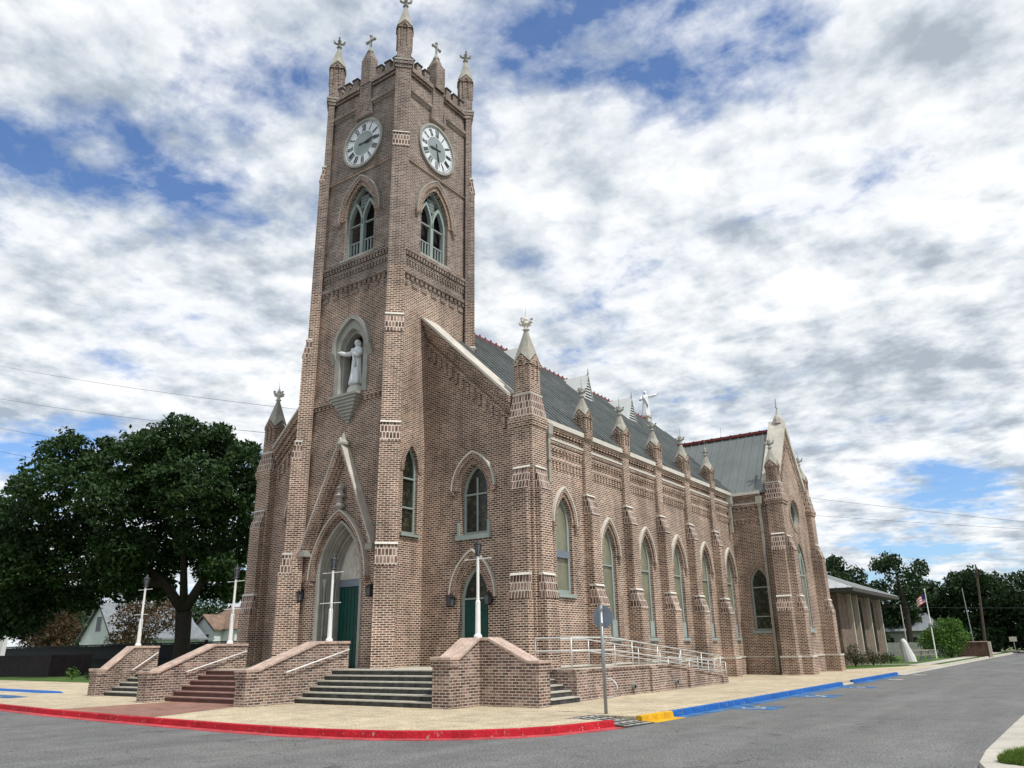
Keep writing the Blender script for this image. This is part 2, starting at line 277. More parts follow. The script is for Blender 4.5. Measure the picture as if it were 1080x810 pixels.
class MB:
    def __init__(s): s.v = []; s.f = []
    def add(s, vs, fs):
        k = len(s.v); s.v += [tuple(v) for v in vs]; s.f += [tuple(i+k for i in f) for f in fs]
    def hexa(s, a): # 8 points: bottom 4 ccw, top 4
        s.add(a, [(0, 3, 2, 1), (4, 5, 6, 7), (0, 1, 5, 4), (1, 2, 6, 5), (2, 3, 7, 6), (3, 0, 4, 7)])
    def box(s, F, u0, u1, z0, z1, d0, d1):
        s.hexa([F.p(u0, z0, d1), F.p(u1, z0, d1), F.p(u1, z0, d0), F.p(u0, z0, d0), F.p(u0, z1, d1), F.p(u1, z1, d1), F.p(u1, z1, d0), F.p(u0, z1, d0)])
    def wedge(s, F, u0, u1, z0, z1, d0, da, db): # bottom reaches da, top reaches db
        s.hexa([F.p(u0, z0, da), F.p(u1, z0, da), F.p(u1, z0, d0), F.p(u0, z0, d0), F.p(u0, z1, db), F.p(u1, z1, db), F.p(u1, z1, d0), F.p(u0, z1, d0)])
    def cube(s, x0, x1, y0, y1, z0, z1): s.box(south(0), x0, x1, z0, z1, -y1, -y0)
    def panel(s, F, outer, holes=(), d0=-.4, d1=0):
        loops = [list(outer)]+[list(h) for h in holes]
        tris = tessellate_polygon([[Vector((u, z, 0)) for u, z in lp] for lp in loops])
        flat = [p for lp in loops for p in lp]; k = len(flat)
        s.add([F.p(u, z, d1) for u, z in flat]+[F.p(u, z, d0) for u, z in flat], [t for t in tris]+[tuple(i+k for i in reversed(t)) for t in tris])
        b = len(s.v)-2*k; o = 0
        for lp in loops:
            m = len(lp)
            for i in range(m):
                j = (i+1) % m; s.f.append((b+o+i, b+o+j, b+k+o+j, b+k+o+i))
            o += m
    def strip(s, F, A, B, d0, d1): # solid band between two polylines
        n = len(A); vs = []
        for (a, b) in zip(A, B): vs += [F.p(*a, d1), F.p(*b, d1), F.p(*b, d0), F.p(*a, d0)]
        fs = [(0, 1, 2, 3), tuple(4*(n-1)+i for i in (3, 2, 1, 0))]
        for i in range(n-1):
            for j in range(4):
                k = (j+1) % 4; fs.append((4*i+j, 4*i+k, 4*i+4+k, 4*i+4+j))
        s.add(vs, fs)
    def prism(s, pts, z0, z1):
        k = len(pts); tris = tessellate_polygon([[Vector((x, y, 0)) for x, y in pts]])
        s.add([(x, y, z1) for x, y in pts]+[(x, y, z0) for x, y in pts],
              list(tris)+[tuple(i+k for i in reversed(t)) for t in tris]+[(i, (i+1) % k, k+(i+1) % k, k+i) for i in range(k)])
    def loft(s, rings, caps=True):
        n = len(rings[0]); k = len(rings); fs = []
        for i in range(k-1):
            for j in range(n):
                q = (j+1) % n; fs.append((i*n+j, i*n+q, (i+1)*n+q, (i+1)*n+j))
        if caps: fs += [tuple(reversed(range(n))), tuple((k-1)*n+j for j in range(n))]
        s.add([v for r in rings for v in r], fs)
    def tube(s, pts, rad, n=8):
        pts = [Vector(p) for p in pts]; rs = rad if isinstance(rad, (list, tuple)) else [rad]*len(pts); rings = []
        for i, p in enumerate(pts):
            t = (pts[min(i+1, len(pts)-1)]-pts[max(i-1, 0)]).normalized()
            a = t.cross(Vector((0, 0, 1)) if abs(t.z) < .9 else Vector((1, 0, 0))).normalized(); b = t.cross(a)
            rings.append([p+(a*math.cos(2*PI*j/n)+b*math.sin(2*PI*j/n))*rs[i] for j in range(n)])
        s.loft(rings)
    def lathe(s, c, prof, n=12, sx=1, sy=1, rot=0):
        s.loft([[(c[0]+r*sx*math.cos(2*PI*j/n+rot), c[1]+r*sy*math.sin(2*PI*j/n+rot), c[2]+z) for j in range(n)] for r, z in prof])
    def blob(s, c, rx, ry, rz, n=10, m=6):
        s.loft([[(c[0]+rx*math.sin(PI*(i+.02)/(m+.04))*math.cos(2*PI*j/n), c[1]+ry*math.sin(PI*(i+.02)/(m+.04))*math.sin(2*PI*j/n), c[2]-rz*math.cos(PI*(i+.02)/(m+.04))) for j in range(n)] for i in range(m+1)])
    def build(s, name, m, parent=None, smooth=False, bevel=0, label=None, origin=None):
        import bmesh
        org = Vector(origin) if origin is not None else (ORG[parent.name] if parent else Vector((0, 0, 0)))
        me = bpy.data.meshes.new(name); me.from_pydata([tuple(Vector(v)-org) for v in s.v], [], s.f); me.validate()
        bm = bmesh.new(); bm.from_mesh(me); bmesh.ops.recalc_face_normals(bm, faces=bm.faces); bm.to_mesh(me); bm.free()
        me.materials.append(m)
        if smooth:
            for p in me.polygons: p.use_smooth = True
        o = bpy.data.objects.new(name, me); C.objects.link(o)
        if parent: o.parent = parent
        else: o.location = org
        ORG[o.name] = org
        if bevel:
            b = o.modifiers.new('bevel', 'BEVEL'); b.width = bevel; b.segments = 2; b.limit_method = 'ANGLE'
        if label: o['label'] = label
        return o
def tag(o, label=None, cat=None, group=None, kind=None):
    for k, v in (('label', label), ('category', cat), ('group', group), ('kind', kind)):
        if v: o[k] = v
    return o
def thing(name, loc, label, cat, group=None):
    o = bpy.data.objects.new(name, None); o.empty_display_size = .3; C.objects.link(o); o.location = loc; ORG[o.name] = Vector(loc)
    return tag(o, label, cat, group)
def struct(mb, name, m, **k): return tag(mb.build(name, m, **k), kind='structure')

# ------------------------------------------------------------------ ground, roads, kerbs
g = MB(); g.cube(-900, 900, -900, 1200, -.30, -.05); struct(g, 'ground', M['earth'])
PATH = [(-150, 24.0), (-90, 18.3), (-60, 15.5), (-40, 13.6), (-29.2, 12.57), (-25, 12.1), (-20.8, 11.80), (-15.9, 11.60), (-13.8, 11.62), (-12.5, 11.80), (-11.6, 12.02), (-10.9, 12.33), (-10.2, 12.80), (-9.5, 13.5), (-9.1, 14.2), (-8.85, 15.0), (-8.65, 16.0),
        (-8.6, 17.1), (-8.53, 18.75), (-8.5, 20), (-8.45, 24), (-8.42, 28.2), (-8.42, 34.8), (-8.42, 36.6), (-8.42, 46.2), (-8.35, 60), (-8.3, 90), (-8.1, 131)]
def offs(path, d):
    o = []
    for i, p in enumerate(path):
        a = Vector(path[max(i-1, 0)]); b = Vector(path[min(i+1, len(path)-1)]); t = (b-a).normalized(); nrm = Vector((-t.y, t.x))
        o.append((p[0]+nrm.x*d, p[1]+nrm.y*d))
    return o
g = MB(); road = [(-300, -40), (200, -40), (200, 160), (-8, 160)]
g.prism([(-300, -60), (300, -60), (300, 12.0), (14, 11.4), (2.0, 11.2), (-1.0, 12.0), (-1.5, 14), (-1.45, 131), (40, 131), (40, 139), (-60, 139), (-60, 131), (-8.1, 131)] + list(reversed(offs(PATH, .05)))[1:] + [(-300, 33)], -.06, 0)
struct(g, 'road', M['asphalt'])
def kerb(path, m, m2=None, h=.14, w_=.16, name='kerb'):
    A = path; B = offs(path, w_); k = MB(); rings = [[(a[0], a[1], -.04), (a[0]+(b[0]-a[0])*.18, a[1]+(b[1]-a[1])*.18, h-.012), (a[0]+(b[0]-a[0])*.32, a[1]+(b[1]-a[1])*.32, h), (b[0], b[1], h), (b[0], b[1], -.04)] for a, b in zip(A, B)]
    k.loft(rings); struct(k, name, m)
    if m2:
        G = offs(path, -.30); k = MB(); k.loft([[(a[0], a[1], -.02), (q[0], q[1], -.02), (q[0], q[1], .006), (a[0], a[1], .010)] for a, q in zip(offs(path, -.004), G)]); struct(k, 'gutter_strip', m2)
i_red = PATH.index((-8.65, 16.0)); i_y = PATH.index((-8.53, 18.75)); i_b1 = PATH.index((-8.42, 34.8)); i_b2 = PATH.index((-8.42, 36.6)); i_b3 = PATH.index((-8.42, 46.2))
kerb(PATH[2:i_red+1], M['pred'], M['pred2'])
kerb([(-8.60, 17.2), (-8.56, 18.0), (-8.53, 18.75)], M['pyel'], M['pyel'])
kerb(PATH[i_y:i_b1+1], M['pblue'], M['pblue2']); kerb(PATH[i_b1:i_b2+1], M['conc'], h=.05); kerb(PATH[i_b2:i_b3+1], M['pblue'], M['pblue2'])
kerb(PATH[i_b3:], M['conc'], M['conc']); kerb(PATH[:3], M['conc'])
# pavement slab with a dropped kerb at the ramp grate
inner = offs(PATH, .16)
pav = [p for p in inner if p[1] < 62 and p[0] > -61]
j = [i for i, p in enumerate(pav) if p[1] > 16.0 and p[0] > -9.5]
pav = pav[:j[0]+1] + [(-8.8, 16.02), (-10.0, 16.05), (-9.95, 17.22), (-8.76, 17.22)] + [p for p in pav[j[0]+1:] if p[1] > 17.25]
g = MB(); g.prism(pav + [(-8.55, 62), (-9.3, 62), (-10.2, 57), (-12.2, 51.5), (-14, 50.2), (-40, 50), (-40, 24), (-61, 25.0)], -.06, .12); struct(g, 'pavement', M['walk'])
g = MB(); g.hexa([(-9.9, 16.05, -.04), (-8.38, 16.02, -.04), (-8.30, 17.22, -.04), (-9.9, 17.2, -.04), (-9.9, 16.05, .118), (-8.38, 16.02, .012), (-8.30, 17.22, .012), (-9.9, 17.2, .118)]); struct(g, 'kerb_ramp', M['grate'])
g = MB(); F0 = south(0)
def sl(x, y): return .118-.106*(x+9.9)/1.52+.008
def line(mb, a, b, wd):
    a = Vector(a); b = Vector(b); n_ = (b-a).normalized(); n_ = Vector((-n_.y, n_.x))*wd/2; q = [a-n_, b-n_, b+n_, a+n_]
    mb.add([(p.x, p.y, sl(p.x, p.y)) for p in q], [(0, 1, 2, 3)])
for k in range(5): line(g, (-9.8+k*.33, 16.08), (-9.7+k*.33, 17.16), .06)
for k in range(4): line(g, (-9.85, 16.18+k*.28), (-8.42, 16.18+k*.28), .06)
struct(g, 'ramp_marking', M['pwhite'])
g = MB(); g.cube(-10.0, -8.2, 16.97, 17.05, .0, .124); 
# worn red walk from the middle stairs
g = MB(); g.prism([(-25.2, 12.35), (-19.6, 12.05), (-21.0, 16.03), (-25.0, 16.03)], .10, .1245); struct(g, 'painted_walk', M['redwalk'])
# blue parking marks
def flat(name, pts, m, z): g = MB(); g.prism(pts, z-.003, z); return struct(g, name, m)
flat('parking_mark', [(-60, 21.3), (-43.7, 18.75), (-37.2, 18.35), (-35.2, 17.5), (-36.4, 17.15), (-43, 17.6), (-60, 20.0)], M['pblue'], .125)
flat('parking_mark', [(-44, 15.9), (-35.6, 15.75), (-33.6, 15.4), (-33.4, 14.6), (-37.5, 14.6), (-44, 14.9)], M['pblue2'], .125)
flat('parking_symbol', [(-37.2, 15.3), (-35.3, 15.2), (-35.2, 14.95), (-37.2, 14.95)], M['pwhite'], .129)
for (x, y, s_) in [(-7.75, 22.3, 1), (-7.6, 27.8, 1), (-7.6, 33.6, .9)]:
    flat('parking_mark', [(x-.65*s_, y-.65*s_), (x+.62*s_, y-.6*s_), (x+.65*s_, y+.7*s_), (x-.6*s_, y+.62*s_)], M['pblue2'], .004)
    q = MB()
    ring_o = circ(0, 0, .30*s_, 20)
    for k in range(14): # wheel arc of the wheelchair symbol
        a0 = PI*.9+k*.26; a1 = a0+.26
        q.add([(x+r*s_*math.cos(a), y-.12+r*s_*math.sin(a), .008) for r, a in ((.24, a0), (.33, a0), (.33, a1), (.24, a1))], [(0, 1, 2, 3)])
    for (a, b) in (((-.05, .42), (-.05, .05)), ((-.05, .05), (.2, .05)), ((.2, .05), (.3, -.25)), ((-.05, .22), (.18, .22))):
        a = Vector(a)*s_; b = Vector(b)*s_; n_ = (b-a).normalized(); n_ = Vector((-n_.y, n_.x))*.045
        q.add([(x+p.x, y+p.y, .009) for p in (a-n_, b-n_, b+n_, a+n_)], [(0, 1, 2, 3)])
    struct(q, 'parking_symbol', M['pwhite'])
for (x, y) in [(-7.6, 40.8), (-7.5, 46.6)]: flat('parking_symbol', [(x-.3, y-.25), (x+.3, y-.3), (x+.35, y+.3), (x-.3, y+.3)], M['pwhite'], .004)
# lawns and side walk further on
flat('lawn', [(-61, 25.0), (-40, 24.0), (-33, 23.4), (-33, 50.5), (-14.2, 50.25), (-12.2, 51.6), (-10.3, 57), (-9.4, 62), (-9.45, 131), (-200, 131), (-200, 42)], M['lawn'], .105)
g = MB(); g.prism([(-9.45, 61.5), (-8.95, 61.5), (-8.95, 131), (-9.95, 131), (-9.95, 66)], .0, .12); 
g = MB(); g.prism([(-10.35, 60.5), (-9.25, 60.5), (-9.35, 131), (-10.6, 131)], .0, .125); struct(g, 'pavement', M['conc'])
flat('grass_verge', [(-9.25, 62), (-8.5, 62), (-8.3, 131), (-9.3, 131)], M['lawn'], .112)
g = MB(); g.prism([(-26, 62), (-10.4, 62.4), (-10.4, 63.4), (-26, 63.2)], .05, .122); struct(g, 'path', M['conc'])
# near right corner
RC = [(-1.0, 11.3), (-1.35, 11.9), (-1.55, 12.8), (-1.6, 14.2), (-1.55, 18.7), (-1.5, 22), (-1.45, 60), (-1.4, 131)]
RCI = [(-.62, 11.75), (-.95, 12.1), (-1.15, 12.9), (-1.22, 14.2), (-1.2, 18.7), (-1.18, 22), (-1.15, 60), (-1.1, 131)]
k = MB(); k.loft([[(a[0], a[1], -.04), (a[0]+.03, a[1], .12), (b[0], b[1], .13), (b[0], b[1], -.04)] for a, b in zip(RC, RCI)]); struct(k, 'kerb', M['conc'])
g = MB(); g.prism(RCI+[(30, 131), (30, 11.0), (3, 10.8)], -.04, .125); struct(g, 'pavement', M['conc'])
flat('lawn', [(-.60, 12.6), (-.75, 13.2), (-.72, 14.3), (-.55, 15.3), (.5, 16), (.5, 12.0)], M['lawn'], .135)

def tuft(name, c, n, rad, h, m, seed, poly=None):
    r = np.random.default_rng(seed); v = []; f = []
    for i in range(n):
        a = r.uniform(0, 2*PI); q = rad*math.sqrt(r.uniform()); x = c[0]+q*math.cos(a); y = c[1]+q*math.sin(a); t = r.uniform(0, 2*PI); hh = h*r.uniform(.5, 1.1)*(1-.6*(q/rad)**2); b = .008
        lean = r.uniform(.1, .7)*hh; dx, dy = math.cos(t), math.sin(t)
        k = len(v); v += [(x-dy*b, y+dx*b, c[2]), (x+dy*b, y-dx*b, c[2]), (x+dx*lean*.4-dy*b*.6, y+dy*lean*.4+dx*b*.6, c[2]+hh*.7), (x+dx*lean*.4+dy*b*.6, y+dy*lean*.4-dx*b*.6, c[2]+hh*.7), (x+dx*lean, y+dy*lean, c[2]+hh)]
        f += [(k, k+1, k+3, k+2), (k+2, k+3, k+4)]
    mb = MB(); mb.v = v; mb.f = f; return mb.build(name, m)
o = tuft('grass_clump', (-.98, 12.95, .12), 5200, .33, .20, M['grassleaf'], 3); tag(o, kind='stuff', label='rough green grass growing on the near street corner')
o = tuft('grass_clump', (-.72, 13.75, .12), 5200, .42, .19, M['grassleaf'], 4); tag(o, kind='stuff', label='rough green grass growing on the near street corner')

# ------------------------------------------------------------------ the church
AX = -21.85; TZ = .1
church = thing('brick_church', (AX, 30, .12), 'tall red brick gothic church with a square clock tower and pinnacles', 'church')
def P(mb, name, m, parent=None, **k): return mb.build(name, m, parent or church, **k)
TF, TE = south(20.1), east(-19.60); HW = 2.25; TYc = 22.35
TW_, TN_ = Fr((AX-HW, 0, 0), (0, -1, 0)), Fr((0, 24.6, 0), (-1, 0, 0))
# tower walls
front_holes = [gothic(AX-.05, 1.2, 1.05, 4.1, 6.3), gothic(AX, .92, 11.25, 13.0, 14.15), gothic(AX, .86, 17.2, 19.1, 20.72)]
east_holes = [gothic(21.25, .40, 5.65, 7.95, 8.95), gothic(TYc, .86, 17.2, 19.1, 20.72)]
t = MB()
ZS = 16.0
for (za_, zb_, mm_, lo_) in ((TZ, ZS, 'brick', 0), (ZS, 25.9, 'brick2', 1)):
    t = MB()
    t.panel(TF, [(AX-HW+.5, za_), (AX+HW-.5, za_), (AX+HW-.5, zb_), (AX-HW+.5, zb_)], front_holes[2:] if lo_ else front_holes[:2], -.95, 0)
    t.panel(TE, [(20.1, za_), (24.6, za_), (24.6, zb_), (20.1, zb_)], east_holes[1:] if lo_ else east_holes[:1], -.5, 0)
    t.panel(TW_, [(-24.6, za_), (-20.1, za_), (-20.1, zb_), (-24.6, zb_)], [], -.5, 0)
    t.panel(TN_, [(-(AX+HW-.5), max(9, za_)), (-(AX-HW+.5), max(9, za_)), (-(AX-HW+.5), zb_), (-(AX+HW-.5), zb_)], [], -.5, 0)
    P(t, 'tower_wall', M[mm_])
t = MB(); t.cube(AX-HW+.5, AX+HW-.5, 21.05, 24.1, 24.9, 25.2); P(t, 'tower_deck', M['stone'])
# ---- generic parts
def band(F, u0, u1, z0, z1, d, m='brick', name='string_course', d0=0, parent=None):
    b = MB(); b.box(F, u0, u1, z0, z1, d0-.002, d); return P(b, name, M[m], parent)
def dentils(F, u0, u1, z0, z1, d, pitch=.24, m='brick', parent=None, name='dentil_course'):
    b = MB(); n = max(1, int((u1-u0)/pitch)); s_ = (u1-u0)/n
    for i in range(n): b.box(F, u0+s_*(i+.22), u0+s_*(i+.78), z0, z1, -.002, d)
    return P(b, name, M[m], parent)
def hood(F, uc, w, zs, za, wi, m='white', boss=True, d=.13, ring=.30, jamb=None, brickring=True):
    """brick voussoir ring and the pale label moulding over it"""
    if brickring:
        b = MB(); b.strip(F, arch(uc, w, zs, za-.05), arch(uc, wi+(w-wi)*.45, zs, za-.05-(w-wi)*.62), -.002, d-.02); v = P(b, 'arch_ring', M['arch'])
        b = MB(); b.strip(F, arch(uc, wi+(w-wi)*.45, zs, za-.05-(w-wi)*.62), arch(uc, wi, zs, za-.07-(w-wi)*1.2), -.002, .04); v = P(b, 'arch_ring', M['arch'])
    b = MB(); th = .05; A = arch(uc, w+th, zs, za+.02); B = arch(uc, w, zs, za-.05); b.strip(F, A, B, -.002, d); h = P(b, 'hood_moulding', M[m])
    if boss:
        for sg in (-1, 1):
            b = MB(); b.box(F, uc+sg*(w+.0)-.10, uc+sg*(w+.0)+.10, zs-.16, zs+.002, -.002, d+.02); b.build('boss', M['arch'], h)
    return h
def window(F, uc, w, z0, zs, za, dep=.22, glass='leaded', frame='paint', fw=.10, mull=(), trans=(), sill=True, sillw=.12, tracery=False, sillh=.16, rev=.45):
    b = MB(); b.panel(F, gothic(uc, w, z0, zs, za), [gothic(uc, w-fw, z0+fw, zs, za-fw*1.25)], -dep-.10, -dep); fr = P(b, 'window', M[frame])
    b = MB()
    for x in mull: b.box(F, uc+x-.03, uc+x+.03, z0+fw, zs+.25*(za-zs) if abs(x) > .05 else zs+.55*(za-zs), -dep-.08, -dep+.012)
    for z in trans: b.box(F, uc-w+fw*.9, uc+w-fw*.9, z-.03, z+.03, -dep-.078, -dep+.014)
    if tracery:
        ww = (w-fw)/2
        for sg in (-1, 1):
            A = arch(uc+sg*ww, ww+.02, zs-.1, zs+(za-zs)*.62, 8); B = arch(uc+sg*ww, ww-.06, zs-.1, zs+(za-zs)*.62-.09, 8); b.strip(F, A, B, -dep-.08, -dep+.010)
    if b.v: b.build('glazing_bar', M[frame], fr)
    b = MB(); b.panel(F, gothic(uc, w-fw*.5, z0+fw*.5, zs, za-fw*.6), [], -dep-.075, -dep-.055); b.build('pane', M[glass], fr)
    if sill:
        b = MB(); b.hexa([F.p(uc-w-sillw, z0-sillh, .10), F.p(uc+w+sillw, z0-sillh, .10), F.p(uc+w+sillw, z0-sillh, -dep), F.p(uc-w-sillw, z0-sillh, -dep), F.p(uc-w-sillw, z0-.03, .10), F.p(uc+w+sillw, z0-.03, .10), F.p(uc+w+sillw, z0+.015, -dep), F.p(uc-w-sillw, z0+.015, -dep)])
        b.build('sill', M[frame], fr)
    return fr
def setoff_buttress(F, uc, stages, name='buttress', base_z=.1, m='brick', capw=.02):
    """stages: (z_top, projection, half width); weatherings join one stage to the next"""
    b = MB(); caps = MB(); sold = MB(); z = base_z
    for i, (zt, pr, hw) in enumerate(stages):
        if pr > 0: b.box(F, uc-hw, uc+hw, z, zt, -.12, pr)
        if i+1 < len(stages):
            nz_, npr, nhw = stages[i+1]; hgt = max(.78, (pr-npr)*2.6)
            sold.wedge(F, uc-hw-.003, uc+hw+.003, zt, zt+hgt-.05, max(npr-.05, 0)*.5, pr+.03, npr+.03)
            caps.wedge(F, uc-hw-.012, uc+hw+.012, zt+hgt-.05, zt+hgt+.035, max(npr-.06, 0)*.5, npr+.085, npr+.012)
            z = zt+.002
        else:
            pass
    o = P(b, name, M[m])
    if sold.v: sold.build('weathering', M['soldier'], o)
    if caps.v: caps.build('cap_strip', M['white'], o)
    return o
def cross_fin(mb, c, s, ang=0):
    """fleur-de-lis cross finial"""
    ca, sa = math.cos(ang), math.sin(ang)
    mb.lathe((c[0], c[1], c[2]), [(.10*s, 0), (.16*s, .05*s), (.09*s, .12*s), (.09*s, .20*s)], 8)
    for k in range(4):
        a = ang+k*PI/2; d = Vector((math.cos(a), math.sin(a), 0)); p = Vector(c)+Vector((0, 0, .32*s))
        mb.tube([p, p+d*.14*s+Vector((0, 0, -.02*s)), p+d*.27*s+Vector((0, 0, .05*s)), p+d*.30*s+Vector((0, 0, .15*s)), p+d*.22*s+Vector((0, 0, .17*s))], [.07*s, .065*s, .075*s, .06*s, .03*s], 6)
    mb.lathe((c[0], c[1], c[2]+.20*s), [(.09*s, 0), (.14*s, .12*s), (.10*s, .22*s), (.12*s, .30*s), (.05*s, .42*s), (.02*s, .5*s)], 8)
def pinnacle(x, y, z0, z1, z2, h, ang=0, rod=True, cone='cone', fin=1.0, cap=None, name='pinnacle', crossfin=False, bm_='brick'):
    """brick shaft with four gablets, cement spirelet, cross finial and rod"""
    b = MB(); rot = PI/4+ang
    def sq(hh, z): return [(x+hh*math.sqrt(2)*math.cos(rot+k*PI/2), y+hh*math.sqrt(2)*math.sin(rot+k*PI/2), z) for k in range(4)]
    b.loft([sq(h, z0), sq(h, z1)]); g_ = h*1.05
    for k in range(4): # gablets
        a = ang+k*PI/2; U = Vector((-math.sin(a), math.cos(a), 0)); Nn = Vector((math.cos(a), math.sin(a), 0)); c0 = Vector((x, y, 0))+Nn*h
        v = [c0+Nn*.05-U*h*1.06+Vector((0, 0, z1-.04)), c0+Nn*.05+U*h*1.06+Vector((0, 0, z1-.04)), c0+Nn*.05+Vector((0, 0, z1+g_))]
        v += [q-Nn*(h*.9) for q in v]; b.add(v, [(0, 1, 2), (5, 4, 3), (0, 3, 4, 1), (1, 4, 5, 2), (2, 5, 3, 0)])
    o = P(b, name, M[bm_])
    niche = MB()
    for k in range(4):
        a = ang+k*PI/2; F = Fr((x+math.cos(a)*h, y+math.sin(a)*h, 0), (-math.sin(a), math.cos(a), 0)); zz = z1-(z1-z0)*.55
        niche.strip(F, arch(0, h*.48, z1-.1, z1+h*.62, 5), arch(0, h*.34, z1-.1, z1+h*.40, 5), -.002, .085)
        niche.box(F, -h*.48, -h*.34, zz, z1-.1, -.002, .05); niche.box(F, h*.34, h*.48, zz, z1-.1, -.002, .05)
    niche.build('blind_arch', M['arch'], o)
    c = MB()
    V = []
    for k in range(4):
        a = ang+k*PI/2; Nn = (math.cos(a), math.sin(a)); cr = ang+k*PI/2+PI/4; rr = h*1.12*math.sqrt(2)
        V.append((x+Nn[0]*h*1.12, y+Nn[1]*h*1.12, z1+g_+.05)); V.append((x+rr*math.cos(cr), y+rr*math.sin(cr), z1+.02))
    top = [(x+h*.20*math.cos(ang+k*PI/4), y+h*.20*math.sin(ang+k*PI/4), z2) for k in range(8)]
    mid = [(V[k][0]*(.5 if k % 2 else .58)+top[k][0]*(.5 if k % 2 else .42), V[k][1]*(.5 if k % 2 else .58)+top[k][1]*(.5 if k % 2 else .42), z1+(z2-z1)*.5) for k in range(8)]
    c.loft([V, mid, top]); cp = c.build('spirelet', M[cone], o)
    f = MB(); cross_fin(f, (x, y, z2-.02), fin, ang+PI/4*0)
    if rod: f.tube([(x, y, z2+.4*fin), (x, y, z2+.4*fin+.55)], [.018, .008], 5)
    f.build('finial', M['stone' if fin < .9 else 'white'], o, smooth=False)
    return o
# ---- tower dressings
def band2(F, u0, u1, z0, z1, d, m='brick2'): return band(F, u0, u1, z0, z1, d, m)
def dentils2(F, u0, u1, z0, z1, d, pitch=.24): return dentils(F, u0, u1, z0, z1, d, pitch, 'brick2')
for F, c in ((TF, AX), (TE, TYc)):
    e = 2.05
    hood(F, c, 1.20, 19.15, 21.12, .86, m='stone')
    # belfry opening: painted tracery, louvre bars, balusters, near-black sheet painting the unlit inside
    b = MB(); b.panel(F, gothic(c, .855, 17.2, 19.1, 20.70), [gothic(c, .75, 17.31, 19.1, 20.54)], -.34, -.16); fr = P(b, 'belfry_window', M['paint'])
    q = MB(); q.box(F, c-.085, c+.085, 17.31, 19.1, -.33, -.15)
    for sg in (-1, 1):
        ww = .41; q.strip(F, arch(c+sg*ww, ww+.035, 18.85, 20.0, 9), arch(c+sg*ww, ww-.06, 18.85, 19.84, 9), -.33, -.145)
    for a_ in range(6): # quatrefoil grid
        q.box(F, c-.20+a_*.08-.012, c-.20+a_*.08+.012, 19.65, 20.3, -.30, -.24)
    for zz in (19.75, 19.9, 20.05, 20.2): q.box(F, c-.22, c+.22, zz-.012, zz+.012, -.302, -.238)
    q.build('tracery', M['paint'], fr)
    q = MB()
    for sg in (-1, 1):
        for zz in (18.05, 18.9): q.box(F, c+sg*.41-.33, c+sg*.41+.33, zz-.025, zz+.025, -.30, -.2)
        for a_ in range(4): q.box(F, c+sg*.41-.27+a_*.18-.025, c+sg*.41-.27+a_*.18+.025, 17.37, 18.03, -.28, -.22)
    q.build('balustrade', M['paint'], fr)
    q = MB(); q.panel(F, gothic(c, .85, 17.22, 19.1, 20.66), [], -.59 if F is TE else -.90, -.52 if F is TE else -.84); q.build('shade_backing', M['dark'], fr)
    q = MB(); q.lathe((0, 0, 0), [(.02, 0)]*2, 3)
    # sill, cornices
    b = MB(); b.box(F, c-1.0, c+1.0, 17.12, 17.255, -.3, .09); b.build('sill', M['stone'], fr)
    dentils2(F, c-e, c+e, 16.78, 16.95, .15, .17); band2(F, c-e, c+e, 16.95, 17.08, .17); band2(F, c-e, c+e, 16.62, 16.74, .07)
    dentils2(F, c-e, c+e, 16.45, 16.6, .06, .17)
    band2(F, c-e, c+e, 15.95, 16.10, .12); dentils2(F, c-e, c+e, 15.78, 15.95, .08, .26)
    dentils2(F, c-e, c+e, 15.50, 15.70, .05, .52)
    band2(F, c-e, c+e, 21.28, 21.36, .07, 'arch')
    # clock dial
    k = MB(); k.panel(F, circ(c, 22.78, 1.20), [circ(c, 22.78, 1.10)], -.002, .10); ck = P(k, 'clock_face', M['stone'])
    k = MB(); k.panel(F, circ(c, 22.78, 1.10), [circ(c, 22.78, .60)], -.002, .035); k.build('dial_ring', M['clock'], ck)
    k = MB(); k.panel(F, circ(c, 22.78, .60), [], -.002, .030); k.build('dial_centre', M['clockgrey'], ck)
    k = MB()
    for i in range(60):
        a = 2*PI*i/60; r0, r1 = (1.0, 1.05) ; ww = .018 if i % 5 else .035
        pts = [(c+r*math.sin(a)+sgn*ww*math.cos(a), 22.78+r*math.cos(a)-sgn*ww*math.sin(a)) for r, sgn in ((r0, -1), (r0, 1), (r1, 1), (r1, -1))]
        k.panel(F, pts, [], .036, .042)
    k.build('minute_track', M['black'], ck)
    for i, num in enumerate(['XII', 'I', 'II', 'III', 'IIII', 'V', 'VI', 'VII', 'VIII', 'IX', 'X', 'XI']):
        a = 2*PI*i/12; k = MB(); W_ = {'I': .058, 'V': .12, 'X': .125}; tot = sum(W_[ch] for ch in num); x = -tot/2
        def st(x0, y0, x1, y1, wd):
            dx, dy = x1-x0, y1-y0; l_ = math.hypot(dx, dy); nx, ny = -dy/l_*wd/2, dx/l_*wd/2; pts = []
            for (px, py) in ((x0+nx, y0+ny), (x1+nx, y1+ny), (x1-nx, y1-ny), (x0-nx, y0-ny)):
                pts.append((c+px*math.cos(a)+(.80+py)*math.sin(a), 22.78-px*math.sin(a)+(.80+py)*math.cos(a)))
            k.panel(F, pts, [], .036, .046)
        for ch in num:
            wd = W_[ch]; m_ = x+wd/2
            if ch == 'I': st(m_, -.15, m_, .15, .036)
            if ch == 'V': st(m_-.045, .15, m_, -.15, .038); st(m_+.045, .15, m_, -.15, .016)
            if ch == 'X': st(m_-.05, .15, m_+.05, -.15, .038); st(m_+.05, .15, m_-.05, -.15, .016)
            x += wd
        st(-tot/2+.01, .152, tot/2-.01, .152, .012); st(-tot/2+.01, -.152, tot/2-.01, -.152, .012)
        k.build('numeral', M['black'], ck)
    ha, ma = (R_(97), R_(84)) if F is TF else (R_(262), R_(168))
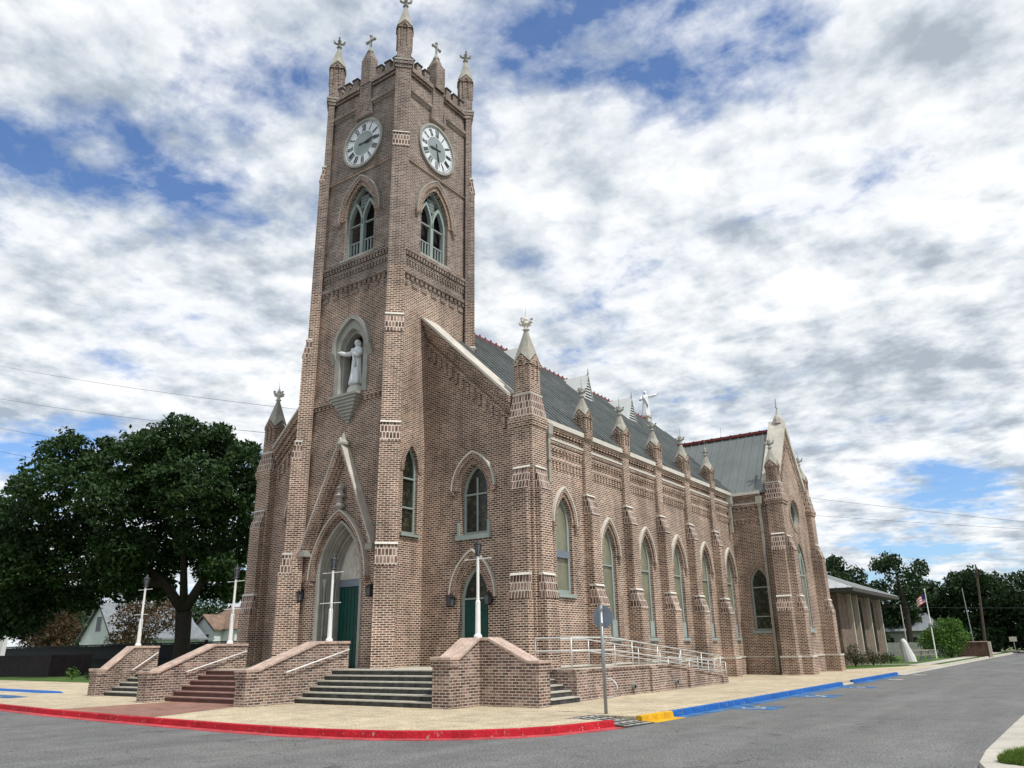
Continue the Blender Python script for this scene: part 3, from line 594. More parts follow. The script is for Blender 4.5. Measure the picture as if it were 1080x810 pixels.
    for nm, a, ln, wd, dd in (('hour_hand', ha, .50, .05, .06), ('minute_hand', ma, .86, .035, .075)):
        k = MB()
        def hp(px, py): return (c+px*math.cos(a)+py*math.sin(a), 22.78-px*math.sin(a)+py*math.cos(a))
        k.panel(F, [hp(-wd*.7, -.26), hp(wd*.7, -.26), hp(wd*.4, 0), hp(wd*1.2, ln*.55), hp(0, ln), hp(-wd*1.2, ln*.55), hp(-wd*.4, 0)], [], dd-.012, dd)
        k.build(nm, M['black'], ck)
    # upper mouldings, stepped round the middle pinnacle
    for s0, s1 in ((c-e, c-.42), (c+.42, c+e)):
        band2(F, s0, s1, 24.72, 24.86, .14); band2(F, s0, s1, 24.60, 24.72, .07); band2(F, s0, s1, 25.74, 25.9, .16); band2(F, s0, s1, 25.62, 25.74, .09)
    band2(F, c-.52, c+.52, 24.12, 24.26, .14); band2(F, c-.50, c-.36, 24.26, 24.84, .13); band2(F, c+.36, c+.50, 24.26, 24.84, .13)
    band2(F, c-.36, c+.36, 24.26, 25.92, .08)
    # battlements
    b = MB(); zt = 25.92
    b.box(F, c-1.95, c+1.95, 25.9, 26.12, -.42, .03); P(b, 'parapet', M['brick2'])
    for i in range(8):
        u = c-1.78+i*.51
        if abs(u-c) < .38: continue
        b = MB(); b.box(F, u-.16, u+.16, 26.12, 26.50, -.40, .03); mo = P(b, 'merlon', M['brick2'])
        b = MB(); b.box(F, u-.185, u+.185, 26.50, 26.57, -.44, .07); b.build('merlon_cap', M['darkwall'], mo)
# plain parapets on the two hidden sides
for F, c in ((TW_, -TYc), (TN_, -AX)):
    b = MB(); b.box(F, c-1.95, c+1.95, 25.9, 26.12, -.42, .03); P(b, 'parapet', M['brick2'])
    for i in range(8):
        u = c-1.78+i*.51; b = MB(); b.box(F, u-.16, u+.16, 26.12, 26.50, -.40, .03); P(b, 'merlon', M['brick2'])
# diagonal corner buttresses
for sx, sy, yy in ((1, -1, 20.1), (-1, -1, 20.1), (1, 1, 24.6), (-1, 1, 24.6)):
    cx = AX+sx*HW; d = Vector((sx, sy, 0)).normalized(); U = Vector((-d.y, d.x, 0)); F = Fr((cx, yy, 0), U)
    if F.N.dot(d) < 0: F = Fr((cx, yy, 0), -U)
    if sy < 0: setoff_buttress(F, 0, [(4.35, .74, .385), (8.75, .60, .37), (13.1, .46, .355), (ZS, .30, .345)], base_z=.1)
    else: setoff_buttress(F, 0, [(13.1, .46, .355), (ZS, .30, .345)], base_z=8)
    o = setoff_buttress(F, 0, [(21.5, .30, .345), (25.6, .16, .335)], base_z=ZS, m='brick2')
    b = MB(); b.box(F, -.36, .36, 25.6, 25.78, -.5, .20); b.box(F, -.39, .39, 25.78, 25.94, -.55, .25); b.build('corbel', M['brick2'], o); b = MB(); b.box(F, -.41, .41, 25.94, 26.02, -.57, .27); b.build('corbel_cap', M['stone'], o)
    px, py = cx+d.x*-.12, yy+d.y*-.12
    pinnacle(px, py, 26.0, 27.8, 29.2, .31, ang=math.atan2(d.y, d.x), fin=.85, bm_='brick2')
# middle parapet pinnacles with stone crosses
for (x, y, an) in ((AX, 20.2, 0), (-19.70, TYc, 0), (AX, 24.5, 0), (AX-HW+.1, TYc, 0)):
    b = MB(); b.cube(x-.30, x+.30, y-.22 if abs(x-AX) < .1 else y-.30, y+.22 if abs(x-AX) < .1 else y+.30, 25.92, 27.3)
    fl = abs(x-AX) < .1; hx, hy = (.30, .22) if fl else (.22, .30)
    b.loft([[(x-hx, y-hy, 27.3), (x+hx, y-hy, 27.3), (x+hx, y+hy, 27.3), (x-hx, y+hy, 27.3)], [(x-.10, y-.10, 27.85), (x+.10, y-.10, 27.85), (x+.10, y+.10, 27.85), (x-.10, y+.10, 27.85)]])
    o = P(b, 'parapet_pinnacle', M['brick2'])
    c = MB(); c.lathe((x, y, 27.8), [(.16, 0), (.13, .12), (.06, .28), (.05, .36)], 8); c.build('stone_cap', M['stone'], o)
    c = MB(); u = Vector((1, 0, 0)) if fl else Vector((0, 1, 0)); b0 = Vector((x, y, 28.12))
    c.tube([b0, b0+Vector((0, 0, .62))], .055, 6); c.tube([b0+Vector((0, 0, .36))-u*.24, b0+Vector((0, 0, .36))+u*.24], .055, 6)
    for q in (b0+Vector((0, 0, .62)), b0+Vector((0, 0, .36))-u*.24, b0+Vector((0, 0, .36))+u*.24): c.blob(q, .085, .085, .085, 6, 4)
    c.build('cross', M['stone'], o)

# ---- main portal
PX = AX-.05
b = MB(); 
OR = [(1.2, 1.08, 0, -.34), (1.08, .95, -.30, -.64), (.95, .80, -.60, -.90)]
for k, (wo, wi_, da, db) in enumerate(OR):
    b.strip(TF, [(PX-wo, 1.05)]+arch(PX, wo, 4.1, 6.3-.13*k*1.2)+[(PX+wo, 1.05)], [(PX-wi_, 1.05)]+arch(PX, wi_, 4.1, 6.3-.13*(k+1)*1.2-.01)+[(PX+wi_, 1.05)], db, .04 if k == 0 else da)
portal = P(b, 'portal_surround', M['stone'])
b = MB()
for wo, wi_, dd in ((1.04, .99, -.22), (.90, .85, -.52)):
    b.strip(TF, arch(PX, wo, 4.15, 6.3-.13*(1.2-wo)*11), arch(PX, wi_, 4.15, 6.3-.13*(1.2-wi_)*11-.02), dd-.05, dd)
b.build('arch_roll', M['stone'], portal)
for sg in (-1, 1):
    for (cx_, cd_) in ((1.005, .225), (.875, .525)):
        c = MB(); x = PX+sg*cx_; y = 20.1+cd_
        c.lathe((x, y, 1.05), [(.075, 0), (.075, .12), (.042, .18), (.042, 2.75), (.06, 2.8), (.05, 2.84), (.09, 2.98), (.105, 3.05), (.08, 3.10)], 10); c.build('colonnette', M['stone'], portal, smooth=True)
b = MB(); b.box(TF, PX-.80, PX-.01, 1.06, 3.88, -.86, -.80); b.box(TF, PX+.01, PX+.80, 1.06, 3.88, -.86, -.80)
for i in range(9): b.box(TF, PX-.76+i*.18, PX-.70+i*.18, 1.1, 3.84, -.802, -.785)
dr = P(b, 'main_door', M['door'])
b = MB(); b.box(TF, PX-.80, PX+.80, 3.88, 4.14, -.88, -.74); b.build('lintel', M['signback'], portal)
b = MB(); b.panel(TF, gothic(PX, .80, 4.14, 4.2, 5.78), [], -.89, -.80)
for i in range(46):
    u = PX+random.uniform(-.62, .62); z = 4.2+random.uniform(.05, 1.2)
    if abs(u-PX) > .7*(1-((z-4.2)/1.6)**1.6): continue
    p = TF.p(u, z, -.80); b.blob(p, random.uniform(.03, .09), .05, random.uniform(.06, .16), 6, 4)
b.build('tympanum', M['white'], portal)
hood(TF, PX, 1.46, 4.1, 6.62, 1.2, m='capstone', d=.22)
b = MB(); c0 = TF.p(PX, 6.62, .16); b.lathe(c0, [(.10, 0), (.20, .1), (.20, .17), (.10, .22), (.08, .42), (.22, .5), (.12, .58), (.08, .72), (.17, .80), (.08, .88), (.03, 1.0)], 8); P(b, 'crocket_finial', M['stone'])
b = MB(); A1 = [(AX-2.02, 5.15), (AX-.1, 9.15), (AX+1.98, 5.15)]
for sg in (-1, 1):
    b.strip(TF, [(PX+sg*1.92, 5.2), (PX, 9.35)], [(PX+sg*1.87, 5.2), (PX, 9.23)], -.002, .38)
gb = P(b, 'portal_gable', M['capstone'])
b = MB()
for sg in (-1, 1):
    b.strip(TF, [(PX+sg*1.87, 5.2), (PX, 9.225)], [(PX+sg*1.74, 5.2), (PX, 8.92)], -.002, .34); b.strip(TF, [(PX+sg*1.74, 5.2), (PX, 8.92)], [(PX+sg*1.64, 5.2), (PX, 8.70)], -.002, .22); b.strip(TF, [(PX+sg*1.64, 5.2), (PX, 8.70)], [(PX+sg*1.54, 5.2), (PX, 8.48)], -.002, .10)
b.build('brick_moulding', M['brick'], gb)
b = MB()
for sg in (-1, 1): b.box(TF, PX+sg*1.76-.17, PX+sg*1.76+.17, 5.0, 5.21, -.002, .34)
b.build('kneeler', M['stone'], gb)
b = MB(); b.lathe(TF.p(PX, 8.95, .18), [(.10, 0), (.26, .12), (.26, .2), (.12, .32), (.06, .5), (.02, .62)], 8); b.build('apex_finial', M['stone'], gb)
# ---- niche
b = MB(); b.strip(TF, [(AX-.92, 11.15)]+arch(AX, .92, 13.0, 14.32)+[(AX+.92, 11.15)], [(AX-.68, 11.15)]+arch(AX, .68, 13.0, 13.95)+[(AX+.68, 11.15)], -.3, .06); nb = P(b, 'niche_surround', M['stone'])
b = MB(); b.strip(TF, [(AX-.70, 11.15)]+arch(AX, .70, 13.0, 13.97)+[(AX+.70, 11.15)], [(AX-.58, 11.15)]+arch(AX, .58, 13.0, 13.8)+[(AX+.58, 11.15)], -.45, -.12); b.build('niche_moulding', M['stone'], nb)
b = MB(); b.panel(TF, gothic(AX, .70, 11.1, 13.0, 13.9), [], -.87, -.80); b.box(TF, AX-.70, AX+.70, 11.05, 11.22, -.85, .10); b.build('niche_back', M['stone'], nb)
b = MB(); b.strip(TF, arch(AX, 1.06, 13.0, 14.52), arch(AX, .92, 13.0, 14.34), -.002, .18); 
for sg in (-1, 1): b.wedge(TF, AX+sg*1.0-.15, AX+sg*1.0+.15, 12.6, 13.0, -.002, .02, .22)
b.build('niche_hood', M['stone'], nb)
b = MB()
for i in range(9):
    wz = .78-.085*i; b.box(TF, AX-wz, AX+wz, 10.98-.125*i, 11.075-.125*i, -.002, .42-.042*i); b.box(TF, AX-wz+.05, AX+wz-.05, 10.95-.125*i, 10.98-.125*i, -.002, .36-.042*i)
b.build('corbel', M['stone'], nb)
for s0, s1 in ((AX-2.2, AX-.82), (AX+.82, AX+2.2)): band(TF, s0, s1, 10.92, 11.08, .13); dentils(TF, s0, s1, 10.76, 10.92, .09, .2)

# ---- front (aisle) walls
FF = south(22.0); NX = -15.10; MX = 2*AX-NX
def roofz(x): return 9.75+(16.15-9.75)*(1-abs(x-AX)/(NX-AX))
b = MB(); b.panel(FF, [(MX, TZ), (NX, TZ), (NX, 9.9), (-19.0, roofz(-19.0)+.25), (AX, 16.4), (2*AX+19.0, roofz(-19.0)+.25), (MX, 9.9)],
        [gothic(-17.17, .62, 5.5, 6.95, 8.05), gothic(-17.2, .66, 1.05, 3.2, 4.4), gothic(2*AX+17.17, .62, 5.5, 6.95, 8.05)], -.45, 0)
P(b, 'front_wall', M['brick'])
window(FF, -17.17, .62, 5.5, 6.95, 8.05, mull=(0,), trans=(6.95,), sillw=.16, sillh=.2); hood(FF, -17.17, .95, 7.1, 8.5, .62)
window(FF, 2*AX+17.17, .62, 5.5, 6.95, 8.05, mull=(0,), trans=(6.95,), sillw=.16, sillh=.2); hood(FF, 2*AX+17.17, .95, 7.1, 8.5, .62)
b = MB()
for sg in (-1, 1): b.box(FF, -17.17+sg*.68-.06, -17.17+sg*.68+.06, 5.48, 5.95, -.002, .05)
P(b, 'jamb_stone', M['paint'])
fr = window(FF, -17.2, .66, 1.05, 3.2, 4.4, mull=(), trans=(3.28,), sill=False, glass='leaded', fw=.11)
b = MB(); b.box(FF, -17.2-.56, -17.2+.56, 1.06, 3.22, -.42, -.24)
for sg in (-1, 1):
    for (z0, z1) in ((1.3, 2.0), (2.15, 3.0)): b.box(FF, -17.2+sg*.27-.2, -17.2+sg*.27+.2, z0, z1, -.245, -.215)
for i in range(10):
    a0 = i*.6; b.blob(FF.p(-17.42+.12*math.cos(a0)*(1-i*.07), 2.75+.16*math.sin(a0), -.21), .03, .02, .03, 5, 3); b.blob(FF.p(-16.98-.12*math.cos(a0)*(1-i*.07), 2.75+.16*math.sin(a0), -.21), .03, .02, .03, 5, 3)
P(b, 'side_door', M['door'])
hood(FF, -17.2, .98, 3.3, 4.95, .66, boss=False)
# lancet in the tower flank
window(TE, 21.25, .40, 5.65, 7.95, 8.95, dep=.12, trans=(6.6, 7.7), fw=.07, sillw=.1, sillh=.12); b = MB(); b.strip(TE, arch(21.25, .56, 7.95, 9.2), arch(21.25, .40, 7.95, 8.97), -.002, .05); P(b, 'arch_ring', M['arch'])
# raking copings on both front gables
for sg in (1, -1):
    def X(u): return AX+sg*(u-AX)
    u0, u1 = -15.35, -19.55 if sg > 0 else -19.55
    z0 = 10.35; sl_ = .965
    A = [(X(u0), z0), (X(u1), z0+(u0-u1)*sl_)]
    def dn(k): return [(a, z-k) for a, z in A]
    b = MB(); b.strip(FF, A, dn(.12), -.55, .42); cp = P(b, 'raking_coping', M['capstone'])
    b = MB(); b.strip(FF, dn(.12), dn(.36), -.40, .34); b.strip(FF, dn(.36), dn(.62), -.30, .22); b.strip(FF, dn(.62), dn(.80), -.002, .12); b.strip(FF, dn(.95), dn(1.12), -.002, .07)
    n = 15
    for i in range(n):
        u = u0+(u1-u0)*(i+.5)/n; z = z0+(u0-u)*sl_; b.box(FF, X(u)-.07, X(u)+.07, z-1.62, z-1.14, -.002, .07)
    b.build('brick_moulding', M['brick'], cp)
# ---- corner piers with pinnacles
def pier(x, y, h, zt, z0=.1, front=None):
    b = MB(); b.cube(x-h, x+h, y-h, y+h, z0, zt-1.15); b.cube(x-h-.05, x+h+.05, y-h-.05, y+h+.05, zt-1.15, zt-1.0); 
    b.cube(x-h-.08, x+h+.08, y-h-.08, y+h+.08, zt-1.0, zt-.86)
    o = P(b, 'corner_pier', M['brick'])
    b = MB(); b.loft([[(x-h-.05, y-h-.05, zt-.86), (x+h+.05, y-h-.05, zt-.86), (x+h+.05, y+h+.05, zt-.86), (x-h-.05, y+h+.05, zt-.86)], [(x-h*.82, y-h*.82, zt), (x+h*.82, y-h*.82, zt), (x+h*.82, y+h*.82, zt), (x-h*.82, y+h*.82, zt)]]); b.build('weathering', M['soldier'], o)
    b = MB(); b.cube(x-h*.86, x+h*.86, y-h*.86, y+h*.86, zt, zt+.07); b.build('cap_strip', M['capstone'], o)
    return o
for sg in (1, -1):
    x = AX+sg*(-14.82-AX); y = 22.12
    pier(x, y, .45, 10.15); pinnacle(x, y, 10.2, 11.35, 12.75, .34, fin=.9)
    for F, uc in ((Fr((0, y-.45, 0), (1, 0, 0)), x), (Fr((x+sg*.45, 0, 0), (0, sg, 0)), sg*y)):
        setoff_buttress(F, uc, [(3.15, .36, .36), (6.75, .22, .33), (7.3, .0, .3)])
# ---- nave side walls
for side in (1, -1):
    EF = east(NX) if side > 0 else Fr((MX, 0, 0), (0, -1, 0))
    s_ = side
    wins = [(24.75, 3.45, 5.9, 7.05)]+[(28.15+3.37*i, 1.95, 5.05, 6.3) for i in range(5)]
    def U(y): return s_*y
    b = MB(); b.panel(EF, [(U(22.45), TZ), (U(42.7), TZ), (U(42.7), 9.7), (U(22.45), 9.7)] if s_ > 0 else [(U(42.7), TZ), (U(22.45), TZ), (U(22.45), 9.7), (U(42.7), 9.7)], [gothic(U(y), .56, z0, zs, za) for y, z0, zs, za in wins], -.5, 0)
    P(b, 'nave_wall', M['brick'])
    lo, hi = (22.6, 42.69) if s_ > 0 else (-42.69, -22.6)
    if s_ < 0:
        for y, z0, zs, za in wins: window(EF, U(y), .56, z0, zs, za, dep=.2, glass='tanglass', trans=(zs-.1,))
    band(EF, lo, hi, 9.52, 9.70, .20, 'white', 'gutter'); band(EF, lo, hi, 9.40, 9.52, .13); dentils(EF, lo, hi, 9.28, 9.40, .10, .24)
    band(EF, lo, hi, 8.98, 9.06, .15, 'white'); band(EF, lo, hi, 8.86, 8.98, .12); band(EF, lo, hi, 8.70, 8.80, .09); dentils(EF, lo, hi, 8.56, 8.70, .08, .24)
    band(EF, lo, hi, 8.24, 8.34, .07); dentils(EF, lo, hi, 7.98, 8.24, .06, .24)
    band(EF, lo, hi, .1, .96, .07); 
    band(EF, lo, hi, .96, 1.03, .12, 'white', 'water_table')
    for i in range(5):
        y = 26.5+3.3*i
        setoff_buttress(EF, U(y), [(3.05, .62, .32), (6.45, .40, .30), (9.55, .18, .28)])
        b = MB(); b.box(EF, U(y)-.40, U(y)+.40, .1, .95, -.01, .70); o = P(b, 'buttress_plinth', M['brick']); b = MB(); b.box(EF, U(y)-.42, U(y)+.42, .95, 1.03, -.01, .73); b.build('cap_strip', M['white'], o)
        x = NX+.02 if s_ > 0 else MX-.02
        pinnacle(x, y, 9.5, 10.42, 11.32, .27, fin=.72)
        b = MB()
        if s_ > 0:
            pass
EF = east(NX)
for k, (y, z0, zs, za) in enumerate([(24.75, 3.45, 5.9, 7.05)]+[(28.15+3.37*i, 1.95, 5.05, 6.3) for i in range(5)]):
    window(EF, y, .56, z0, zs, za, dep=.13, glass='tanglass', mull=(), trans=(zs-.35,) if k else (4.75, 4.95), fw=.13, sillw=.06, sillh=.14)
    hood(EF, y, .80, zs+.05, za+.28, .56, boss=True, d=.12)
    if k:
        b = MB(); b.box(EF, y+.10, y+.50, z0+.02, z0+.66, -.20, -.05); P(b, 'vent_panel', M['paint'])
    else:
        b = MB(); b.box(EF, y-.44, y+.44, 4.72, 4.98, -.22, -.08); P(b, 'vent_panel', M['signback'])
# ---- nave roof
b = MB(); YR0, YR1, YH = 22.05, 47.4, 54.2; ze = 9.68; EX = NX+.12; WX = 2*AX-EX; RZ = 16.15
b.add([(EX, YR0+.4, ze), (EX, YH, ze), (AX, YR1, RZ), (AX, YR0+.4, RZ), (WX, YR0+.4, ze), (WX, YH, ze), (EX, YR0+.4, ze-.2), (EX, YH, ze-.2), (WX, YR0+.4, ze-.2), (WX, YH, ze-.2)],
      [(0, 1, 2, 3), (4, 3, 2, 5), (1, 5, 2), (0, 6, 7, 1), (1, 7, 9, 5), (5, 9, 8, 4), (6, 8, 9, 7), (0, 3, 4, 8, 6)])
y = YR0+.6
def rib(mb, p, q, nrm, wd=.06, ht=.12):
    p = Vector(p); q = Vector(q); t = (q-p).normalized(); nrm = Vector(nrm).normalized(); s = t.cross(nrm)*wd/2
    mb.hexa([p-s, p+s, q+s, q-s, p-s+nrm*ht, p+s+nrm*ht, q+s+nrm*ht, q-s+nrm*ht])
while y < YH-.2:
    f = 1.0 if y < YR1 else (YH-y)/(YH-YR1)
    for sg in (1, -1):
        ex = AX+sg*(EX-AX); rx = ex+(AX-ex)*f; rib(b, (ex, y, ze), (rx, y, ze+(RZ-ze)*f), (sg*(RZ-ze), 0, abs(EX-AX)))
    y += .5
P(b, 'nave_roof', M['metal'])
b = MB(); y = YR0+3.2; b.box(Fr((AX, 0, 0), (0, 1, 0)), y, YR1, RZ-.05, RZ+.12, -.09, .09)
while y < YR1:
    b.blob((AX, y, RZ+.19), .05, .07, .10, 6, 4); b.blob((AX, y+.12, RZ+.14), .04, .06, .05, 6, 4); y += .46
P(b, 'ridge_cresting', M['red'])
b = MB(); p, q = Vector((EX, YH, ze)), Vector((AX, YR1, RZ)); b.tube([p, q], .08, 6); P(b, 'hip_cap', M['metal'])
for y in (30.0, 35.7, 40.95):
    x = -19.95; zb = roofz(x)-.12; za = 15.92; hw = .52
    b = MB()
    for sg in (-1, 1): # two white roof slopes of the dormer
        a0 = Vector((x+.12, y+sg*(hw+.08), zb-.05)); a1 = Vector((x+.12, y, za)); a2 = Vector((AX+.22, y, za)); a3 = Vector((x-.1, y+sg*(hw+.08), zb+.1))
        n_ = Vector((0, 0, -.05)); b.add([a0, a1, a2, a3, a0+n_, a1+n_, a2+n_, a3+n_], [(0, 1, 2, 3), (7, 6, 5, 4), (0, 4, 5, 1), (1, 5, 6, 2), (2, 6, 7, 3), (3, 7, 4, 0)])
    dm = P(b, 'roof_dormer', M['siding'])
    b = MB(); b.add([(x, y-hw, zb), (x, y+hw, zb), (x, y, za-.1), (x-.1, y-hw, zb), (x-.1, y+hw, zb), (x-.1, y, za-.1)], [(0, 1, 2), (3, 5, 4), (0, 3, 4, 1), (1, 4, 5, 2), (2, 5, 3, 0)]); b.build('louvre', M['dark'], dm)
    b = MB()
    for i in range(8):
        z = zb+.08+i*.16; wz = hw*(1-(z-zb)/(za-.1-zb)); b.box(east(x), y-wz, y+wz, z, z+.06, -.002, .05)
    b.build('slat', M['siding'], dm)
    b = MB(); b.tube([(x+.1, y, za-.02), (x+.1, y, za+.35)], [.05, .01], 6); b.build('finial', M['stone'], dm)
# ---- transept
TX = -12.4; TMX = 2*AX-TX; TY0, TY1, TYA = 42.7, 48.5, 45.6; TS = south(TY0); TG = east(TX)
b = MB()
b.panel(TS, [(NX+.0, TZ), (TX-.5, TZ), (TX-.5, 9.45), (NX, 9.45)], [gothic(-13.92, .50, 2.3, 4.6, 5.55)], -.45, 0)
P(b, 'transept_wall', M['brick'])
b = MB()
b.panel(TG, [(TY0, TZ), (TY1, TZ), (TY1, 9.75), (TYA, 13.75), (TY0, 9.75)], [gothic(45.6, .80, 2.35, 5.5, 7.0), circ(45.6, 8.6, .80, 30)], -.5, 0)
P(b, 'transept_gable', M['brick'])
b = MB(); b.panel(Fr((0, TY1, 0), (-1, 0, 0)), [(-(TX-.5), TZ), (-NX, TZ), (-NX, 9.45), (-(TX-.5), 9.45)], [], -.45, 0)
b.panel(Fr((TMX, 0, 0), (0, -1, 0)), [(-TY1, TZ), (-TY0, TZ), (-TY0, 9.75), (-TYA, 13.75), (-TY1, 9.75)], [], -.5, 0)
b.panel(TS, [(TMX+.5, TZ), (MX, TZ), (MX, 9.45), (TMX+.5, 9.45)], [], -.45, 0)
b.panel(Fr((0, YH-.2, 0), (-1, 0, 0)), [(-NX, TZ), (-MX, TZ), (-MX, 9.45), (-NX, 9.45)], [], -.45, 0)
b.panel(east(NX), [(TY1, TZ), (YH-.2, TZ), (YH-.2, 9.45), (TY1, 9.45)], [], -.45, 0)
P(b, 'rear_wall', M['brick'])
window(TS, -13.92, .50, 2.3, 4.6, 5.55, dep=.12, trans=(3.0, 4.5), sillh=.16, fw=.09); b = MB(); b.strip(TS, arch(-13.92, .74, 4.6, 5.9), arch(-13.92, .50, 4.6, 5.56), -.002, .04); P(b, 'arch_ring', M['arch'])
window(TG, 45.6, .80, 2.35, 5.5, 7.0, dep=.05, glass='tanglass', mull=(0,), trans=(5.2,), sillh=.18, fw=.14, tracery=True); b = MB(); b.strip(TG, arch(45.6, 1.05, 5.5, 7.35), arch(45.6, .80, 5.5, 7.0), -.002, .04); P(b, 'arch_ring', M['arch'])
b = MB(); b.panel(TG, circ(45.6, 8.6, .80, 30), [circ(45.6, 8.6, .68, 30)], -.25, -.12); o = P(b, 'oculus_window', M['paint']); b = MB(); b.panel(TG, circ(45.6, 8.6, .70, 30), [], -.3, -.22); b.build('pane', M['leaded'], o)
b = MB(); b.panel(TG, circ(45.6, 8.6, 1.05, 30), [circ(45.6, 8.6, .80, 30)], -.002, .04); P(b, 'arch_ring', M['arch'])
band(TS, NX+.2, TX-.9, 9.46, 9.62, .22, 'white', 'gutter'); band(TS, NX+.12, TX-.9, 9.34, 9.46, .13); band(TS, NX+.16, TX-.9, 8.95, 9.02, .15, 'white'); band(TS, NX+.13, TX-.9, 8.8, 8.95, .11)
dentils(TS, NX+.12, TX-.9, 8.6, 8.8, .08); band(TS, NX+.1, TX-.9, 8.1, 8.2, .07); dentils(TS, NX+.1, TX-.9, 7.9, 8.1, .06, .24)
band(TS, NX+.1, TX-.8, .1, .96, .07); band(TS, NX+.13, TX-.8, .96, 1.03, .12, 'white', 'water_table')
band(TG, TY0+.9, TY1-.9, .1, .96, .07); band(TG, TY0+.9, TY1-.9, .96, 1.03, .12, 'white', 'water_table')
for i, sg in enumerate((1, -1)): # dentils under the gable rake
    b = MB()
    for k in range(12):
        f = (k+.5)/12; y = (TY0 if sg > 0 else TY1)+(TYA-(TY0 if sg > 0 else TY1))*f; z = 9.45+4.0*f; b.box(TG, y-.06, y+.06, z-.75, z-.4, -.002, .07)
    P(b, 'dentil_course', M['brick'])
for Yc, sg in ((TY0+.12, -1), (TY1-.12, 1)):
    for xx, s2 in ((TX-.12, 1), (TMX+.12, -1)):
        pier(xx, Yc, .42, 9.95); pinnacle(xx, Yc, 10.0, 10.9, 11.95, .30, fin=.85)
        if s2 > 0:
            F = Fr((0, Yc-.42, 0), (1, 0, 0)) if sg < 0 else Fr((0, Yc+.42, 0), (-1, 0, 0))
            setoff_buttress(F, xx if sg < 0 else -xx, [(3.2, .55, .36), (6.3, .35, .34), (7.2, .0, .3)])
            setoff_buttress(east(xx+.42), Yc, [(3.2, .42, .36), (6.3, .26, .34), (7.2, .0, .3)])
            q = MB(); q.cube(xx-.5, xx+.5+.46, Yc-.44, Yc+.44, .1, .95); q.cube(xx-.44, xx+.44, Yc-.5-.55 if sg < 0 else Yc, Yc if sg < 0 else Yc+.5+.55, .1, .952); o = P(q, 'buttress_plinth', M['brick'])
            q = MB(); q.cube(xx-.52, xx+.52+.46, Yc-.46, Yc+.46, .953, 1.03); q.cube(xx-.46, xx+.46, Yc-.53-.55 if sg < 0 else Yc, Yc if sg < 0 else Yc+.53+.55, .954, 1.032); q.build('cap_strip', M['white'], o)
# transept coping and apex
for xx, s2 in ((TX, 1), (TMX, -1)):
    for sg in (-1, 1):
        y0 = TYA+sg*2.75; F = east(xx) if s2 > 0 else Fr((xx, 0, 0), (0, -1, 0)); k_ = 1 if s2 > 0 else -1
        b = MB(); b.strip(F, [(k_*y0, 10.25), (k_*TYA, 14.2)], [(k_*y0, 9.8), (k_*TYA, 13.72)], -.80, .12); P(b, 'raking_coping', M['capstone'])
    b = MB(); b.lathe((xx-s2*.25, TYA, 14.0), [(.30, 0), (.28, .3), (.18, .5), (.10, .55), (.05, .75)], 8); o = P(b, 'apex_stone', M['capstone'])
    b = MB(); z = 14.7; p = Vector((xx-s2*.25, TYA, z)); b.tube([p, p+Vector((0, 0, .85))], .03, 6); b.tube([p+Vector((0, -.22, .3)), p+Vector((0, .22, .3))], .03, 6); b.build('cross', M['stone'], o)
b = MB(); e0, e1 = TY0-.15, TY1+.15; zr = 13.62; ze2 = 9.62; xa, xb = TX-.6, TMX+.6
b.add([(xa, e0, ze2), (xa, TYA, zr), (xa, e1, ze2), (xb, e0, ze2), (xb, TYA, zr), (xb, e1, ze2), (xa, e0, ze2-.12), (xa, e1, ze2-.12), (xb, e0, ze2-.12), (xb, e1, ze2-.12)],
      [(0, 1, 4, 3), (1, 2, 5, 4), (0, 3, 8, 6), (2, 7, 9, 5), (6, 8, 9, 7), (0, 6, 7, 2, 1), (3, 4, 5, 9, 8)])
x = xa-.1
while x > -19.4:
    for sg, ee in ((-1, e0), (1, e1)): rib(b, (x, ee, ze2), (x, TYA, zr), (0, sg*(zr-ze2), abs(TYA-ee)), .035, .06)
    x -= .50
P(b, 'transept_roof', M['metal2'])
b = MB(); b.box(south(TYA), -19.3, xa+.1, zr-.05, zr+.10, -.16, .16)
for i in range(11): b.box(south(TYA), -19.2+i*.6, -19.12+i*.6, zr+.10, zr+.13, -.17, .17)
P(b, 'ridge_cap', M['red'])
b = MB(); b.tube([(-16.2, TYA, zr), (-16.2, TYA, zr+.8)], .012, 5); P(b, 'lightning_rod', M['steel'])
# ---- downspouts
def downspout(x, y, z0, z1, d, parts=True):
    b = MB(); b.cube(x-.07, x+.07, y-.07, y+.07, z0, z1-.55)
    b.loft([[(x-.08, y-.08, z1-.55), (x+.08, y-.08, z1-.55), (x+.08, y+.08, z1-.55), (x-.08, y+.08, z1-.55)], [(x-.15, y-.15, z1-.4), (x+.15, y-.15, z1-.4), (x+.15, y+.15, z1-.4), (x-.15, y+.15, z1-.4)], [(x-.15, y-.15, z1), (x+.15, y-.15, z1), (x+.15, y+.15, z1), (x-.15, y+.15, z1)]])
    for z in np.arange(z0+.8, z1-.9, 1.6): b.cube(x-.10, x+.10, y-.10, y+.10, z, z+.06)
    P(b, 'downspout', M['cone'])
downspout(-14.92, 23.55, 7.3, 9.5, 0); downspout(-13.35, 42.48, .2, 9.3, 0); downspout(-14.93, 42.2, 7.4, 9.4, 0)

